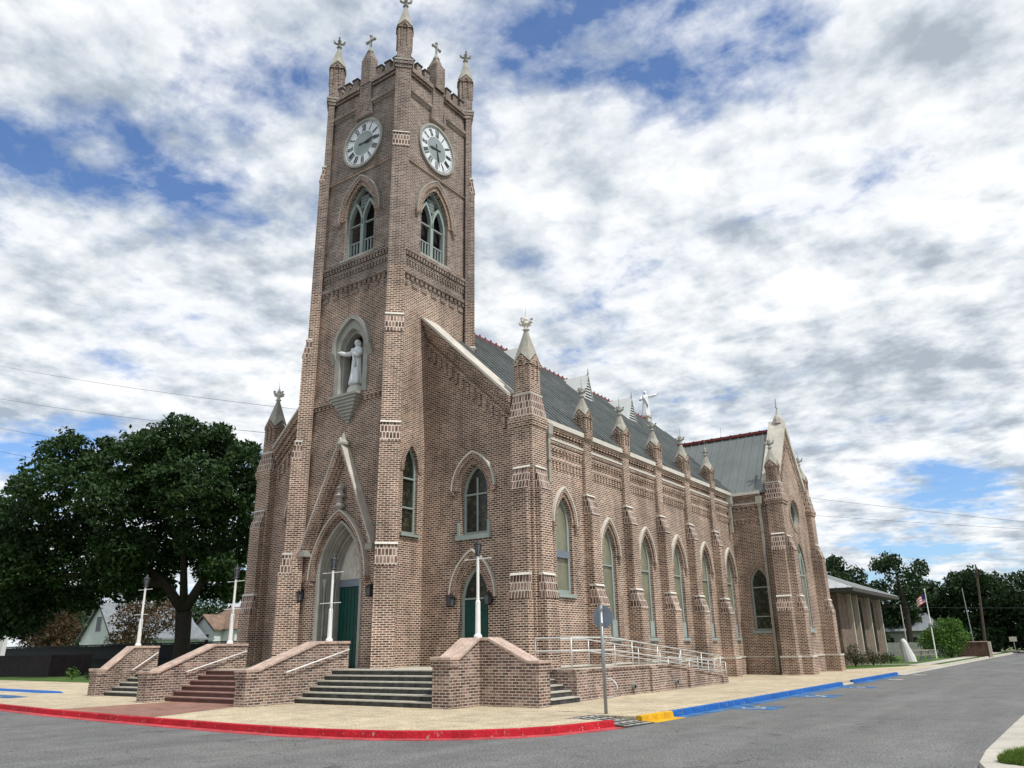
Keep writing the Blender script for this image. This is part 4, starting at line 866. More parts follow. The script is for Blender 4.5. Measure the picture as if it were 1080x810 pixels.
# ------------------------------------------------------------------ statues
def robed(name, base, s, ang, arm_r, arm_l, label, halo=False, parent=None):
    """robed standing figure: one loft from the hem to the crown of the head, arms joined on; height s"""
    b = MB(); n = 28
    prof = [(0, .150, .130), (.03, .155, .135), (.15, .142, .120), (.3, .125, .105), (.45, .118, .098), (.55, .112, .090), (.62, .108, .085), (.70, .118, .085), (.77, .130, .085), (.805, .120, .075), (.825, .085, .058), (.84, .045, .043), (.865, .040, .042), (.878, .048, .054), (.90, .060, .067), (.93, .064, .072), (.96, .060, .068), (.985, .042, .048), (1.0, .012, .014)]
    ca, sa = math.cos(ang), math.sin(ang); B0 = Vector(base)
    def W(x, y, z): return B0+Vector((x*ca-y*sa, x*sa+y*ca, z))*s
    rings = []
    for z, rx, ry in prof:
        fold = .10*max(0, 1-z/.62)+.02*(z < .82); r = []
        for j in range(n):
            t = 2*PI*j/n; k = 1+fold*math.sin(7*t+z*3)+(.5*fold)*math.sin(11*t+1)
            fx = 0
            if .86 < z < .95: fx = -.008*max(0, math.cos((t+PI/2)))**8*(1 if z < .93 else .4)
            r.append(W(rx*k*math.cos(t), ry*k*math.sin(t)+fx*2, z))
        rings.append(r)
    b.loft(rings)
    # face: nose, brow, hair and beard
    b.blob(W(0, -.070, .918), .010*s, .010*s, .016*s, 6, 4); b.blob(W(0, -.060, .888), .030*s, .018*s, .028*s, 8, 5)
    b.blob(W(-.05, .02, .90), .028*s, .045*s, .065*s, 8, 5); b.blob(W(.05, .02, .90), .028*s, .045*s, .065*s, 8, 5); b.blob(W(0, .045, .90), .055*s, .035*s, .08*s, 8, 5)
    for arm in (arm_r, arm_l):
        pts = [W(*p) for p in arm]; k = len(pts); rr = [.050*s, .052*s, .050*s, .046*s, .030*s, .022*s][:k]
        b.tube(pts, rr[:k], 10)
        d = (pts[-1]-pts[-2]).normalized(); up = Vector((0, 0, 1)); sdv = d.cross(up).normalized(); h0 = pts[-1]
        b.tube([h0-d*.01*s, h0+d*.045*s], [.020*s, .024*s], 8)
        for q in range(4): # fingers
            o_ = sdv*(q-1.5)*.013*s; b.tube([h0+d*.04*s+o_, h0+d*(.085-.006*abs(q-1.5))*s+o_*1.3+up*.004*s], [.007*s, .004*s], 5)
        b.tube([h0+d*.01*s+sdv*.02*s, h0+d*.045*s+sdv*.045*s+up*.01*s], [.008*s, .005*s], 5)
    # mantle over the shoulder
    b.loft([[W(x*.9+dx, y+dy, z) for dx, dy in ((-.02, -.02), (.02, -.02), (.02, .02), (-.02, .02))] for x, y, z in ((-.09, -.07, .80), (-.02, -.105, .66), (.05, -.115, .50), (.07, -.11, .36))])
    o = b.build(name, M['statue'], None, smooth=True, origin=base); return tag(o, label, 'statue')
robed('standing_statue', (AX+.05, 20.32, 11.60), 1.92, 0, [(-.10, 0, .77), (-.17, -.05, .70), (-.26, -.10, .70), (-.36, -.13, .735)], [(.10, 0, .77), (.145, -.03, .66), (.10, -.09, .60), (.03, -.115, .67)],
      'white robed statue with one arm stretched out, standing in the arched niche of the tower')
b = MB(); r0 = []
for z, k in ((11.22, 1.0), (11.42, .92), (11.60, .62), (11.62, .5)):
    r0.append([(AX+(.40*k+.03*math.sin(5*t))*math.cos(t), 20.34+(.26*k+.02*math.sin(7*t))*math.sin(t), z) for t in [2*PI*j/14 for j in range(14)]])
b.loft(r0); tag(b.build('statue_plinth', M['white'], None, origin=(AX, 20.34, 11.22)), 'rough white rock base under the statue in the tower niche', 'plinth')
b = MB(); b.cube(AX-.22, AX+.22, 47.0, 47.45, 15.95, 16.42); b.cube(AX-.28, AX+.28, 46.95, 47.5, 16.42, 16.5); P(b, 'ridge_pedestal', M['white'])
robed('roof_statue', (AX, 47.22, 16.5), 1.85, R_(30), [(-.10, 0, .77), (-.17, -.03, .70), (-.20, -.08, .62), (-.12, -.12, .66)], [(.10, 0, .77), (.20, -.01, .77), (.31, -.02, .80), (.43, -.03, .83)],
      'white robed statue with raised outstretched arm standing on the far end of the church ridge')

# ------------------------------------------------------------------ terrace, stairs and low walls
PT = 1.05
b = MB(); b.prism([(-31.4, 18.65), (-25.51, 18.65), (-25.51, 17.55), (-20.86, 17.55), (-20.86, 18.65), (-14.12, 18.65), (-14.12, 21.99), (-16.0, 21.99), (-19.0, 21.99), (-31.4, 21.99)], .1, PT-.12); ter = thing('entrance_terrace', (-22, 20, .12), 'raised brick terrace with a pale concrete top before the church doors', 'terrace')
b.build('terrace_base', M['wallbrick'], ter)
b = MB(); b.prism([(-31.45, 18.60), (-25.5, 18.60), (-25.5, 17.5), (-20.87, 17.5), (-20.87, 18.60), (-14.06, 18.60), (-14.06, 21.98), (-31.45, 21.98)], PT-.12, PT); b.build('terrace_slab', M['slab'], ter, bevel=.015)
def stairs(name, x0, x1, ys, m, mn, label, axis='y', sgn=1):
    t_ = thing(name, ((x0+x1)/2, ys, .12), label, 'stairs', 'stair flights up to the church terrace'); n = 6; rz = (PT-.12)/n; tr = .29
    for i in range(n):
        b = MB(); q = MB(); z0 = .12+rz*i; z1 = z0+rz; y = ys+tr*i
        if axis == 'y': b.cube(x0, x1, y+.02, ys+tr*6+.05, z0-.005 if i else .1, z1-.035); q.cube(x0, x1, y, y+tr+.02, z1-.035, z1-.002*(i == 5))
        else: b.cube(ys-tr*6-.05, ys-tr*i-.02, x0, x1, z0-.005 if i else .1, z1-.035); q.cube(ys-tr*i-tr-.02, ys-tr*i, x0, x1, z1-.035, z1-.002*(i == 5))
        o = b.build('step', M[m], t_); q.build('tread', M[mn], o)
    return t_
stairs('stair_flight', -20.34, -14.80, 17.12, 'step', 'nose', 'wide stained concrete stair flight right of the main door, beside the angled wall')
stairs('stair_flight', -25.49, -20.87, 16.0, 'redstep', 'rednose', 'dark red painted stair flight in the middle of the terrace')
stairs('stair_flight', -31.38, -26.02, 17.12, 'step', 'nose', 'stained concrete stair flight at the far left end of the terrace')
stairs('stair_flight', 18.98, 20.95, -12.42, 'step', 'nose', 'short concrete stair flight on the street side beside the ramp', axis='x')
def cheek(name, x0, x1, ye, zend, yt, yb, label, lampy, rail=True):
    """low brick wall along Y: slopes up from (ye, zend) to full height at yt, level to yb"""
    t_ = thing(name, ((x0+x1)/2, (ye+yb)/2, .12), label, 'low wall', 'low brick walls between the stair flights'); H_ = 1.84; F = east(x1); w_ = x1-x0
    b = MB(); b.panel(F, [(ye, .08), (yb, .08), (yb, H_), (yt, H_), (ye+.36, zend), (ye, zend)], [], -w_, 0)
    b.box(F, ye-.035, ye+.36, zend-.16, zend-.0, -w_-.035, .035) ; b.build('brick_wall', M['wallbrick'], t_)
    b = MB(); dz = .085; b.strip(F, [(ye-.06, zend+dz), (ye+.36, zend+dz), (yt, H_+dz), (yb, H_+dz)], [(ye-.06, zend+.0), (ye+.36, zend), (yt, H_), (yb, H_)], -w_-.05, .05); b.build('coping', M['terracotta'], t_, bevel=.012)
    if rail:
        b = MB(); ys_, y2 = ye+1.35, yb-.1; za = 1.02; zb = 1.66; b.tube([F.p(ys_, za, .03), F.p(ys_+.02, za+.01, .11), F.p(y2, zb, .11), F.p(y2+.0, zb, .02)], .022, 8)
        for f in (.25, .7): b.tube([F.p(ys_+(y2-ys_)*f, za+(zb-za)*f-.02, .11), F.p(ys_+(y2-ys_)*f, za+(zb-za)*f-.08, -.01)], .012, 6)
        b.build('handrail', M['postwhite'], t_, smooth=True)
    return t_
cheek('stair_wall', -20.85, -20.35, 15.3, 1.06, 17.95, 19.3, 'low brick stair wall with pink coping, in front of the main church door', 0)
cheek('stair_wall', -26.0, -25.5, 15.3, 1.00, 17.75, 19.1, 'low brick stair wall with pink coping, left of the red stair flight', 0)
cheek('stair_wall', -31.9, -31.4, 16.75, 1.02, 18.1, 19.2, 'short brick stair wall at the far left end of the terrace beside the lawn', 0)
t_ = thing('corner_stair_wall', (-14.3, 18.5, .12), 'angled brick corner wall with two sloping pink copings below a white lamp post', 'low wall', 'low brick walls between the stair flights')
b = MB(); b.panel(east(-14.15), [(17.1, .08), (18.95, .08), (18.95, 1.84), (18.35, 1.84), (17.44, 1.34), (17.1, 1.34)], [], -.62, 0)
b.box(east(-14.15), 17.07, 17.44, 1.17, 1.34, -.655, .035)
b.panel(south(18.42), [(-14.15, .081), (-12.18, .081), (-12.18, 1.22), (-12.52, 1.22), (-13.85, 1.84), (-14.15, 1.84)], [], -.55, 0); b.box(south(18.42), -12.55, -12.15, 1.05, 1.22, -.585, .035)
b.build('brick_wall', M['wallbrick'], t_)
b = MB(); dz = .085; b.strip(east(-14.15), [(17.04, 1.34+dz), (17.44, 1.34+dz), (18.35, 1.84+dz), (19.0, 1.84+dz)], [(17.04, 1.34), (17.44, 1.34), (18.35, 1.84), (19.0, 1.84)], -.67, .05)
b.strip(south(18.42), [(-14.10, 1.84+dz), (-13.85, 1.84+dz), (-12.52, 1.22+dz), (-12.12, 1.22+dz)], [(-14.10, 1.84), (-13.85, 1.84), (-12.52, 1.22), (-12.12, 1.22)], -.60, .05)
b.build('coping', M['terracotta'], t_, bevel=.012)

def lamp_post(x, y, label, lower=True):
    z = 1.925; t_ = thing('lamp_post', (x, y, z), label, 'lamp post', 'white lamp posts standing on the stair walls')
    b = MB(); b.lathe((x, y, z), [(.12, 0), (.12, .05), (.078, .11), (.07, 1.0), (.045, 1.05), (.04, 2.30)], 12); b.build('post', M['postwhite'], t_, smooth=False)
    b = MB(); zz = z+2.22; b.tube([(x-.50, y, zz), (x+.50, y, zz)], .013, 6)
    b.build('cross_bar', M['postwhite'], t_)
    if lower: b = MB(); zz = z+1.22; b.tube([(x-.50, y-.05, zz), (x+.50, y-.05, zz)], .013, 6); b.build('cross_bar', M['postwhite'], t_)
    b = MB(); b.lathe((x, y, z+2.30), [(.05, 0), (.10, .04), (.06, .09)], 6)
    for k in range(6):
        a = k*PI/3; b.tube([(x+.07*math.cos(a), y+.07*math.sin(a), z+2.37), (x+.12*math.cos(a), y+.12*math.sin(a), z+2.64)], .010, 4)
    b.lathe((x, y, z+2.64), [(.12, 0), (.12, .02), (.07, .08), (.025, .13), (.03, .16), (.005, .20)], 6); la = b.build('lantern', M['black'], t_)
    b = MB(); b.lathe((x, y, z+2.38), [(.062, 0), (.108, .26)], 6); b.build('lantern_glass', M['lglass'], la)
lamp_post(-14.38, 18.62, 'white lamp post on the angled corner wall, nearest the street sign', False)
lamp_post(-20.6, 18.62, 'white lamp post on the stair wall in front of the main door')
lamp_post(-25.75, 18.5, 'white lamp post left of the red stairs, against the church left edge')
lamp_post(-31.65, 18.4, 'white lamp post at the far left, in front of the oak tree')
def wall_lantern(F, u, z, label):
    t_ = thing('wall_lantern', F.p(u, z, .0), label, 'wall lantern', 'black lanterns on the church wall')
    b = MB(); b.box(F, u-.06, u+.06, z-.12, z+.20, 0, .03); b.tube([F.p(u, z+.12, .02), F.p(u, z+.22, .10), F.p(u, z+.16, .18)], .015, 6); b.build('bracket', M['black'], t_)
    b = MB(); c = F.p(u, z-.22, .18)
    for sx in (-1, 1):
        for sy in (-1, 1): b.tube([c+Vector((sx*.08, sy*.08, 0)), c+Vector((sx*.11, sy*.11, .30))], .012, 4)
    b.loft([[c+Vector((sx*.09, sy*.09, -.02)) for sx, sy in ((-1, -1), (1, -1), (1, 1), (-1, 1))], [c+Vector((sx*.09, sy*.09, .02)) for sx, sy in ((-1, -1), (1, -1), (1, 1), (-1, 1))]])
    b.loft([[c+Vector((sx*.14, sy*.14, .30)) for sx, sy in ((-1, -1), (1, -1), (1, 1), (-1, 1))], [c+Vector((sx*.03, sy*.03, .42)) for sx, sy in ((-1, -1), (1, -1), (1, 1), (-1, 1))]])
    b.build('lantern', M['black'], t_); b = MB(); b.loft([[c+Vector((sx*.075, sy*.075, .02)) for sx, sy in ((-1, -1), (1, -1), (1, 1), (-1, 1))], [c+Vector((sx*.10, sy*.10, .30)) for sx, sy in ((-1, -1), (1, -1), (1, 1), (-1, 1))]]); b.build('lantern_glass', M['lglass'], t_)
wall_lantern(TF, AX+1.72, 3.62, 'black wall lantern right of the main door arch'); wall_lantern(TF, AX-1.98, 3.62, 'black wall lantern left of the main door arch')
wall_lantern(FF, -18.08, 3.25, 'black wall lantern left of the small green side door'); wall_lantern(FF, -16.42, 3.25, 'black wall lantern right of the small green side door')

# ------------------------------------------------------------------ access ramp
rp = thing('access_ramp', (-13.5, 27, .12), 'long brick sided access ramp with silver handrails along the church flank', 'ramp')
b = MB(); RW = east(-12.62)
b.panel(RW, [(21.0, .08), (33.2, .08), (33.2, .36), (31.2, .56), (27.6, .93), (21.0, .93)], [], -.28, 0)
b.box(south(20.98), -14.0, -12.63, .08, .93, -.28, 0)
b.box(RW, 21.0, 21.6, .08, .935, -.30, .06)
for y, zt in ((26.0, .93), (29.2, .75), (32.6, .42)): b.box(RW, y-.02, y+.50, .08, zt, -.30, .10)
b.build('ramp_wall', M['wallbrick'], rp)
b = MB(); b.strip(RW, [(20.96, 1.01), (27.6, 1.01), (31.2, .64), (33.25, .44)], [(20.96, .93), (27.6, .93), (31.2, .56), (33.25, .36)], -.34, .035); b.box(south(20.98), -14.05, -12.96, .93, 1.012, -.34, .04); b.build('coping', M['wallbrick'], rp)
b = MB(); b.hexa([(-15.05, 21.2, .1), (-12.9, 21.2, .1), (-12.9, 35, .1), (-15.05, 35, .1), (-15.05, 21.2, 1.02), (-12.9, 21.2, 1.02), (-12.9, 35, .16), (-15.05, 35, .16)]); b.build('ramp_surface', M['slab'], rp)
def railing(x, y0, y1, z0, z1, flat_to, n):
    b = MB(); zz = lambda y: z0 if y < flat_to else z0+(z1-z0)*(y-flat_to)/(y1-flat_to)
    for h in (0, -.38): b.tube([(x, y0, zz(y0)+h), (x, flat_to, z0+h), (x, y1, z1+h)], .024, 8)
    for i in range(n+1):
        y = y0+(y1-y0)*i/n; b.tube([(x, y, zz(y)), (x, y, zz(y)-.92)], .022, 8)
    b.build('handrail', M['rail'], rp, smooth=True)
railing(-12.76, 21.1, 33.0, 1.90, 1.18, 23.6, 6); railing(-14.3, 22.9, 36.2, 1.88, .98, 24.5, 7); railing(-13.5, 29.5, 35.5, 1.20, .90, 29.6, 3)
b = MB(); b.tube([(-14.05, 21.1, 1.9), (-12.76, 21.1, 1.9)], .024, 8); b.tube([(-14.05, 21.1, 1.52), (-12.76, 21.1, 1.52)], .024, 8); b.tube([(-14.05, 21.1, 1.9), (-14.05, 21.1, 1.0)], .022, 8); b.build('handrail', M['rail'], rp)
for y in (24.7, 28.1):
    b = MB(); c = RW.p(y, .36, 0); b.loft([[c+Vector((d, .10*math.cos(t), .10*math.sin(t))) for t in [2*PI*j/14 for j in range(14)]] for d in (0, .09)], False)
    b.loft([[c+Vector((.09, r*math.cos(t), r*math.sin(t))) for t in [2*PI*j/14 for j in range(14)]] for r in (.10, .072)], False); o = b.build('drain_pipe', M['steel'], rp)
    b = MB(); b.loft([[c+Vector((d, .072*math.cos(t), .072*math.sin(t))) for t in [2*PI*j/14 for j in range(14)]] for d in (.01, .05)]); b.build('pipe_bore', M['dark'], o)

# ------------------------------------------------------------------ stop sign seen from behind
sp_ = thing('street_sign', (-9.72, 17.55, .12), 'grey back of an eight sided road sign on a steel pole by the kerb', 'road sign')
b = MB(); b.tube([(-9.72, 17.55, .1), (-9.72, 17.55, 2.60)], .042, 10); b.build('pole', M['steel'], sp_, smooth=True)
b = MB(); b.panel(south(17.60), [(-9.71+.285*math.cos(PI/8+k*PI/4), 2.32+.285*math.sin(PI/8+k*PI/4)) for k in range(8)], [], -.012, 0); pl = b.build('sign_plate', M['signback'], sp_)
b = MB(); b.panel(south(17.6145), [(-9.71+.27*math.cos(PI/8+k*PI/4), 2.32+.27*math.sin(PI/8+k*PI/4)) for k in range(8)], [], -.002, 0); b.build('sign_face', M['signred'], pl)
b = MB(); b.box(south(17.60), -9.76, -9.68, 2.46, 2.52, 0, .09); b.box(south(17.60), -9.76, -9.68, 2.12, 2.18, 0, .09); b.build('bracket', M['steel'], sp_)
b = MB(); b.tube([(-9.70, 17.55, .90)]+[(-9.62+.24*math.sin(t)+.0, 17.55, .69+.21*math.cos(t)) for t in np.linspace(.1, PI-.1, 12)]+[(-9.70, 17.55, .48)], .017, 8); b.build('loop', M['rail'], sp_, smooth=True)

# ------------------------------------------------------------------ foliage
def leaves(clumps, dens, size, seed, gap=.0, zmin=-99):
    """leaf-sized quads scattered near the surface of many uneven clumps"""
    r = np.random.default_rng(seed); V = []
    for (x, y, z, R) in clumps:
        n = int(dens*R*R); u = r.normal(size=(n, 3)); u /= np.linalg.norm(u, axis=1)[:, None]
        rad = R*(1-np.abs(r.normal(0, .30, n)))*(1+.28*np.sin(u[:, 0]*5+x)*np.sin(u[:, 1]*4+y)*np.sin(u[:, 2]*5+z)+.12*np.sin(u[:, 0]*13)*np.sin(u[:, 2]*11)); rad = np.clip(rad, .1*R, None)
        p = u*rad[:, None]*np.array([1, 1, .82])+np.array([x, y, z])
        k = np.sin(p[:, 0]*2.3+p[:, 2]*1.7)+np.sin(p[:, 1]*2.1-p[:, 2]*2.6)+np.sin(p[:, 0]*1.1-p[:, 1]*1.9)
        p = p[(k > gap-1.6) & (p[:, 2] > zmin)]; n = len(p)
        d1 = r.normal(size=(n, 3)); d1 /= np.linalg.norm(d1, axis=1)[:, None]; d2 = np.cross(d1, r.normal(size=(n, 3))); d2 /= np.linalg.norm(d2, axis=1)[:, None]
        s = size*r.uniform(.55, 1.25, n)[:, None]
        V.append(np.stack([p-d1*s, p-d2*s*.5, p+d1*s, p+d2*s*.5], 1))
    return np.concatenate(V).reshape(-1, 3)
def leaf_obj(name, clumps, dens, size, m, seed, parent, gap=0, zmin=-99):
    v = leaves(clumps, dens, size, seed, gap, zmin); v = v-np.array(ORG[parent.name]) if parent else v
    n = len(v)//4; me = bpy.data.meshes.new(name); me.vertices.add(len(v)); me.vertices.foreach_set('co', v.ravel())
    me.loops.add(n*4); me.loops.foreach_set('vertex_index', np.arange(n*4)); me.polygons.add(n); me.polygons.foreach_set('loop_start', np.arange(n)*4); me.polygons.foreach_set('loop_total', np.full(n, 4))
    me.update(); me.validate(); me.materials.append(m); o = bpy.data.objects.new(name, me); C.objects.link(o); o.parent = parent; return o
oak = thing('oak_tree', (-56.3, 36.3, .1), 'huge dark spreading oak tree with a thick trunk left of the church', 'tree')
OC = [(-55.4, 37.4, 6.1, .9), (-57.9, 35.0, 6.6, 1.1), (-54.0, 37.6, 7.6, 1.2), (-55.0, 36.8, 7.6, 1.2), (-54.6, 38.2, 6.4, 1.1), (-57.5, 35.2, 8.4, 1.3), (-56.2, 36.4, 9.0, 1.2), (-62.0, 31.0, 17.6, .9), (-57.5, 31.5, 17.6, .9), (-52.0, 34.5, 17.4, 1.0), (-49.6, 36.5, 13.6, 1.0), (-68.5, 27, 12.8, 1.1), (-66.2, 27, 14.2, 1.1), (-59.6, 30.6, 16.6, .8), (-50.6, 36.5, 16.6, .8), (-66.5, 29, 4.3, 1.8), (-58.3, 34.5, 6.4, 1.3), (-69.5, 28, 4.4, 2.0), (-52.4, 37.6, 6.0, 1.1), (-73, 29, 4.2, 2.2), (-61.5, 34, 6.6, 1.6), (-53.8, 31.0, 14.5, 2.0), (-53.9, 32.5, 17.2, 2.2), (-53.7, 35.3, 17.1, 2.2), (-54.5, 30.0, 15.9, 2.0), (-50.4, 35.7, 15.2, 1.9), (-63.3, 28.7, 16.7, 2.2), (-60.8, 26.7, 13.3, 2.5), (-64.9, 27.2, 11.3, 2.5), (-62.8, 30.9, 15.3, 1.9), (-56.0, 29.2, 12.4, 2.6), (-58.4, 33.4, 13.6, 2.9), (-51.9, 33.0, 13.1, 3.1), (-51.6, 36.1, 12.5, 2.6), (-53.4, 39.3, 10.8, 1.6), (-63.3, 31.1, 10.9, 2.6), (-64.3, 28.8, 8.6, 2.8), (-64.3, 26.6, 7.7, 2.6), (-57.1, 31.1, 8.9, 2.3), (-59.5, 35.4, 10.2, 2.5), (-53.9, 35.5, 10.2, 2.3), (-54.2, 38.4, 9.0, 1.9), (-60.7, 31.8, 7.9, 2.2), (-66.1, 31.1, 6.3, 1.9), (-66.5, 28.7, 5.6, 2.0), (-57.7, 31.7, 7.1, 1.6), (-53.5, 39.6, 7.0, 1.2), (-67.6, 25.9, 10.0, 2.5), (-70.0, 26.8, 6.7, 2.5), (-63.3, 32.0, 5.9, 1.5), (-51.6, 35.7, 7.6, 1.3), (-56.5, 33.5, 15.6, 2.2), (-59.5, 29.5, 15.0, 1.7), (-72, 29, 10, 3), (-74, 30, 6.5, 2.6)]
leaf_obj('crown', OC, 620, .20, M['oakleaf'], 5, oak, gap=.45)
b = MB(); b0 = Vector((-56.3, 36.3, .0)); fork = Vector((-56.2, 36.0, 4.6))
b.tube([b0, b0+Vector((0, 0, .5)), b0+Vector((.05, -.1, 2.4)), fork], [.95, .66, .56, .60], 12); b.build('trunk', M['bark'], oak, smooth=True)
def limb(pts, r0, r1): 
    b = MB(); k = len(pts); b.tube(pts, [r0+(r1-r0)*i/(k-1) for i in range(k)], 8); b.build('limb', M['bark'], oak, smooth=True)
for pts, r0 in (([fork, (-57.2, 34.6, 6.8), (-59.0, 33.0, 8.6), (-62.5, 30.5, 10.5), (-64.5, 28.0, 12.0)], .42), ([fork, (-55.0, 36.6, 7.0), (-53.6, 36.9, 9.2), (-52.0, 36.2, 12.5), (-51.0, 35.8, 14.5)], .40), ([fork, (-56.0, 35.4, 8.0), (-55.0, 34.2, 12.0), (-54.0, 33.2, 16.0)], .34),
                ([(-57.2, 34.6, 6.6), (-60.0, 31.8, 7.2), (-64.0, 28.8, 7.4), (-68, 27, 7.2)], .36), ([(-53.8, 36.8, 8.8), (-53.4, 38.6, 10.0), (-53, 40, 10.5)], .25), ([(-59, 33, 8.6), (-60.2, 32, 12), (-62.5, 30.2, 15)], .3), ([(-55, 34.2, 11.5), (-55.5, 31.8, 13.5), (-55.5, 30, 15.5)], .24)):
    limb(pts, r0, .08)
for ti, (x, y, h, sd_, lab, cl) in enumerate([(-97, 46, 6.5, 21, 'reddish brown crape myrtle behind the fence, left of the white gabled house', [(-101, 45, 6.0, 2.8), (-96.5, 46, 7.2, 2.9), (-95.5, 46.5, 4.6, 1.8), (-98.5, 46, 3.2, 2.6), (-96.0, 46, 3.0, 2.0)]),
        (-86.3, 50, 6.5, 22, 'reddish brown crape myrtle behind the fence, between house and oak trunk', [(-88.5, 50, 5.4, 2.2), (-85.5, 50, 7.0, 2.4), (-82.0, 50.5, 5.6, 2.4), (-86, 50, 3.2, 2.2), (-90, 50, 3.0, 1.6)])]):
    t_ = thing('crape_myrtle', (x, y, .1), lab, 'tree', 'crape myrtles behind the fence'); leaf_obj('crown', cl, 330, .17, M['myrtle'], sd_, t_, gap=.6)
    for k in range(6):
        b = MB(); a = k*1.05; b.tube([(x+.1*math.cos(a), y+.1*math.sin(a), 0), (x+.7*math.cos(a), y+.6*math.sin(a), 2.2), (x+2.2*math.cos(a), y+1.2*math.sin(a), 5.0)], [.11, .08, .03], 6); b.build('trunk', M['bark'], t_)
# trees behind the houses closing the view on the left
for k, (x, y, z, R, lab) in enumerate([(-150, 70, 7, 8, 'dark green tree behind the roofs at the left edge'), (-128, 84, 6, 7, 'dark green tree behind the white gabled house'), (-112, 92, 7, 7.5, 'dark green tree behind the brown roofed house'), (-96, 96, 6, 7, 'dark green tree seen between oak trunk and church')]):
    t_ = thing('broadleaf_tree', (x, y, .0), lab, 'tree', 'trees behind the far houses'); cl = [(x+R*.6*math.cos(i*1.3), y+R*.5*math.sin(i*1.3), z+R*.35*math.sin(i*2.1), R*.5) for i in range(7)]
    leaf_obj('crown', cl, 90, .36, M['farleaf'], 30+k, t_); b = MB(); b.tube([(x, y, -.1), (x, y, z)], [.5, .25], 8); b.build('trunk', M['bark'], t_)

# ------------------------------------------------------------------ left background
fn = thing('board_fence', (-70, 38.5, .1), 'long black board fence with a top rail behind the lawn', 'fence')
b = MB(); F = south(38.0); u = -104.0; r = random.Random(2)
while u < -31.0:
    b.box(F, u, u+.28, .08, 2.30+r.uniform(-.015, .015), -.04+r.uniform(-.004, .004), 0); u += .29
b.build('fence_board', M['fence'], fn); b = MB(); b.box(F, -104, -31, 2.32, 2.42, -.09, .05); b.box(F, -104, -31, 1.2, 1.3, .002, .05); b.build('fence_rail', M['fence'], fn)
b = MB(); b.box(F, -63.6, -62.9, 1.15, 1.62, .055, .08); tag(b.build('notice_board', M['stone'], None, origin=(-63.2, 37.9, 1.2)), 'small pale notice fixed on the black fence', 'notice')
b = MB(); b.prism([(-70.5, 29.6), (-63.4, 30.2), (-63.9, 33.5), (-71.0, 33.0)], .08, 1.62); o = tag(b.build('dark_enclosure', M['darkwall'], None, origin=(-67, 31, .1)), 'dark brown low enclosure standing on the lawn before the black fence', 'enclosure')
b = MB(); b.cube(-80.6, -79.6, 33.4, 34.0, .08, .9); b.loft([[(-80.5, 33.5, .9), (-79.8, 33.5, .9), (-79.8, 33.9, .9), (-80.5, 33.9, .9)], [(-80.2, 33.6, 3.9), (-79.6, 33.6, 3.9), (-79.6, 33.9, 3.9), (-80.2, 33.9, 3.9)]]); tag(b.build('white_pillar', M['postwhite'], None, origin=(-80, 33.7, .1)), 'slanting white pillar at the left edge of the picture', 'pillar')
b = MB(); b.panel(south(32.0), [(-85, .1), (-76.2, .1), (-76.2, 1.55), (-85, 1.55)], [], -.3, 0); tag(b.build('low_brick_wall', M['wallbrick'], None, origin=(-80, 32, .1)), 'low brick wall at the left edge beyond the lawn', 'wall')
t_ = thing('young_bush', (-53.6, 27.0, .1), 'small light green bush on the lawn edge left of the stairs', 'bush'); leaf_obj('foliage', [(-53.7, 27, .55, .38), (-53.4, 27.1, .42, .33), (-53.95, 27, .40, .30)], 900, .06, M['brightleaf'], 8, t_); b = MB(); b.tube([(-53.6, 27, .08), (-53.6, 27, .5)], .03, 6); b.build('stem', M['bark'], t_)
t_ = thing('young_bush', (-52.3, 27.3, .1), 'low dark green bush beside the light green one at the lawn edge', 'bush'); leaf_obj('foliage', [(-52.3, 27.3, .32, .3), (-51.9, 27.3, .26, .25)], 900, .06, M['oakleaf'], 9, t_); b = MB(); b.tube([(-52.3, 27.3, .08), (-52.3, 27.3, .3)], .03, 6); b.build('stem', M['bark'], t_)
def house(name, x0, x1, y, depth, zw, za, roofm, label, gable=True, wins=()):
    t_ = thing(name, ((x0+x1)/2, y+depth/2, .0), label, 'house'); F = south(y); xm = (x0+x1)/2
    b = MB(); b.panel(F, [(x0, 0), (x1, 0), (x1, zw), (xm, za), (x0, zw)], [], -depth, 0)
    for i in range(int(za/.22)):
        z = .3+i*.22
        hw = (x1-x0)/2 if z < zw else (x1-x0)/2*(za-z)/(za-zw)
        if hw > .3: b.box(F, xm-hw+.02, xm+hw-.02, z, z+.03, -.001, .02)
    b.build('wall', M['siding'], t_)
    b = MB(); k = (za-zw)/((x1-x0)/2); ov = .5
    for sg in (-1, 1):
        A = [(xm+sg*((x1-x0)/2+ov), zw-ov*k+.08), (xm, za+.08)]; B = [(a, z+.22) for a, z in A]; b.strip(F, A, B, -depth-.4, .45)
    rf = b.build('roof', M[roofm], t_)
    b = MB()
    for sg in (-1, 1):
        A = [(xm+sg*((x1-x0)/2+ov), zw-ov*k-.10), (xm, za-.10)]; B = [(a, z+.20) for a, z in A]; b.strip(F, A, B, .30, .47)
    b.build('bargeboard', M['soffit'], rf)
    for (u, z, ww, hh) in wins:
        b = MB(); b.box(F, u-ww/2-.1, u+ww/2+.1, z-.1, z+hh+.1, -.002, .05); fr = b.build('window', M['siding'], t_); b = MB(); b.box(F, u-ww/2, u+ww/2, z, z+hh, -.002, .06); b.build('pane', M['glass'], fr)
    return t_
h1 = house('gabled_house', -118.3, -109.6, 60, 13, 3.7, 8.3, 'shingle', 'white gabled house with a grey roof and dark shutters beyond the fence', wins=[(-113.9, 4.6, 1.3, 2.0), (-116.5, 1.2, .9, 1.6), (-112, 1.2, .9, 1.6)])
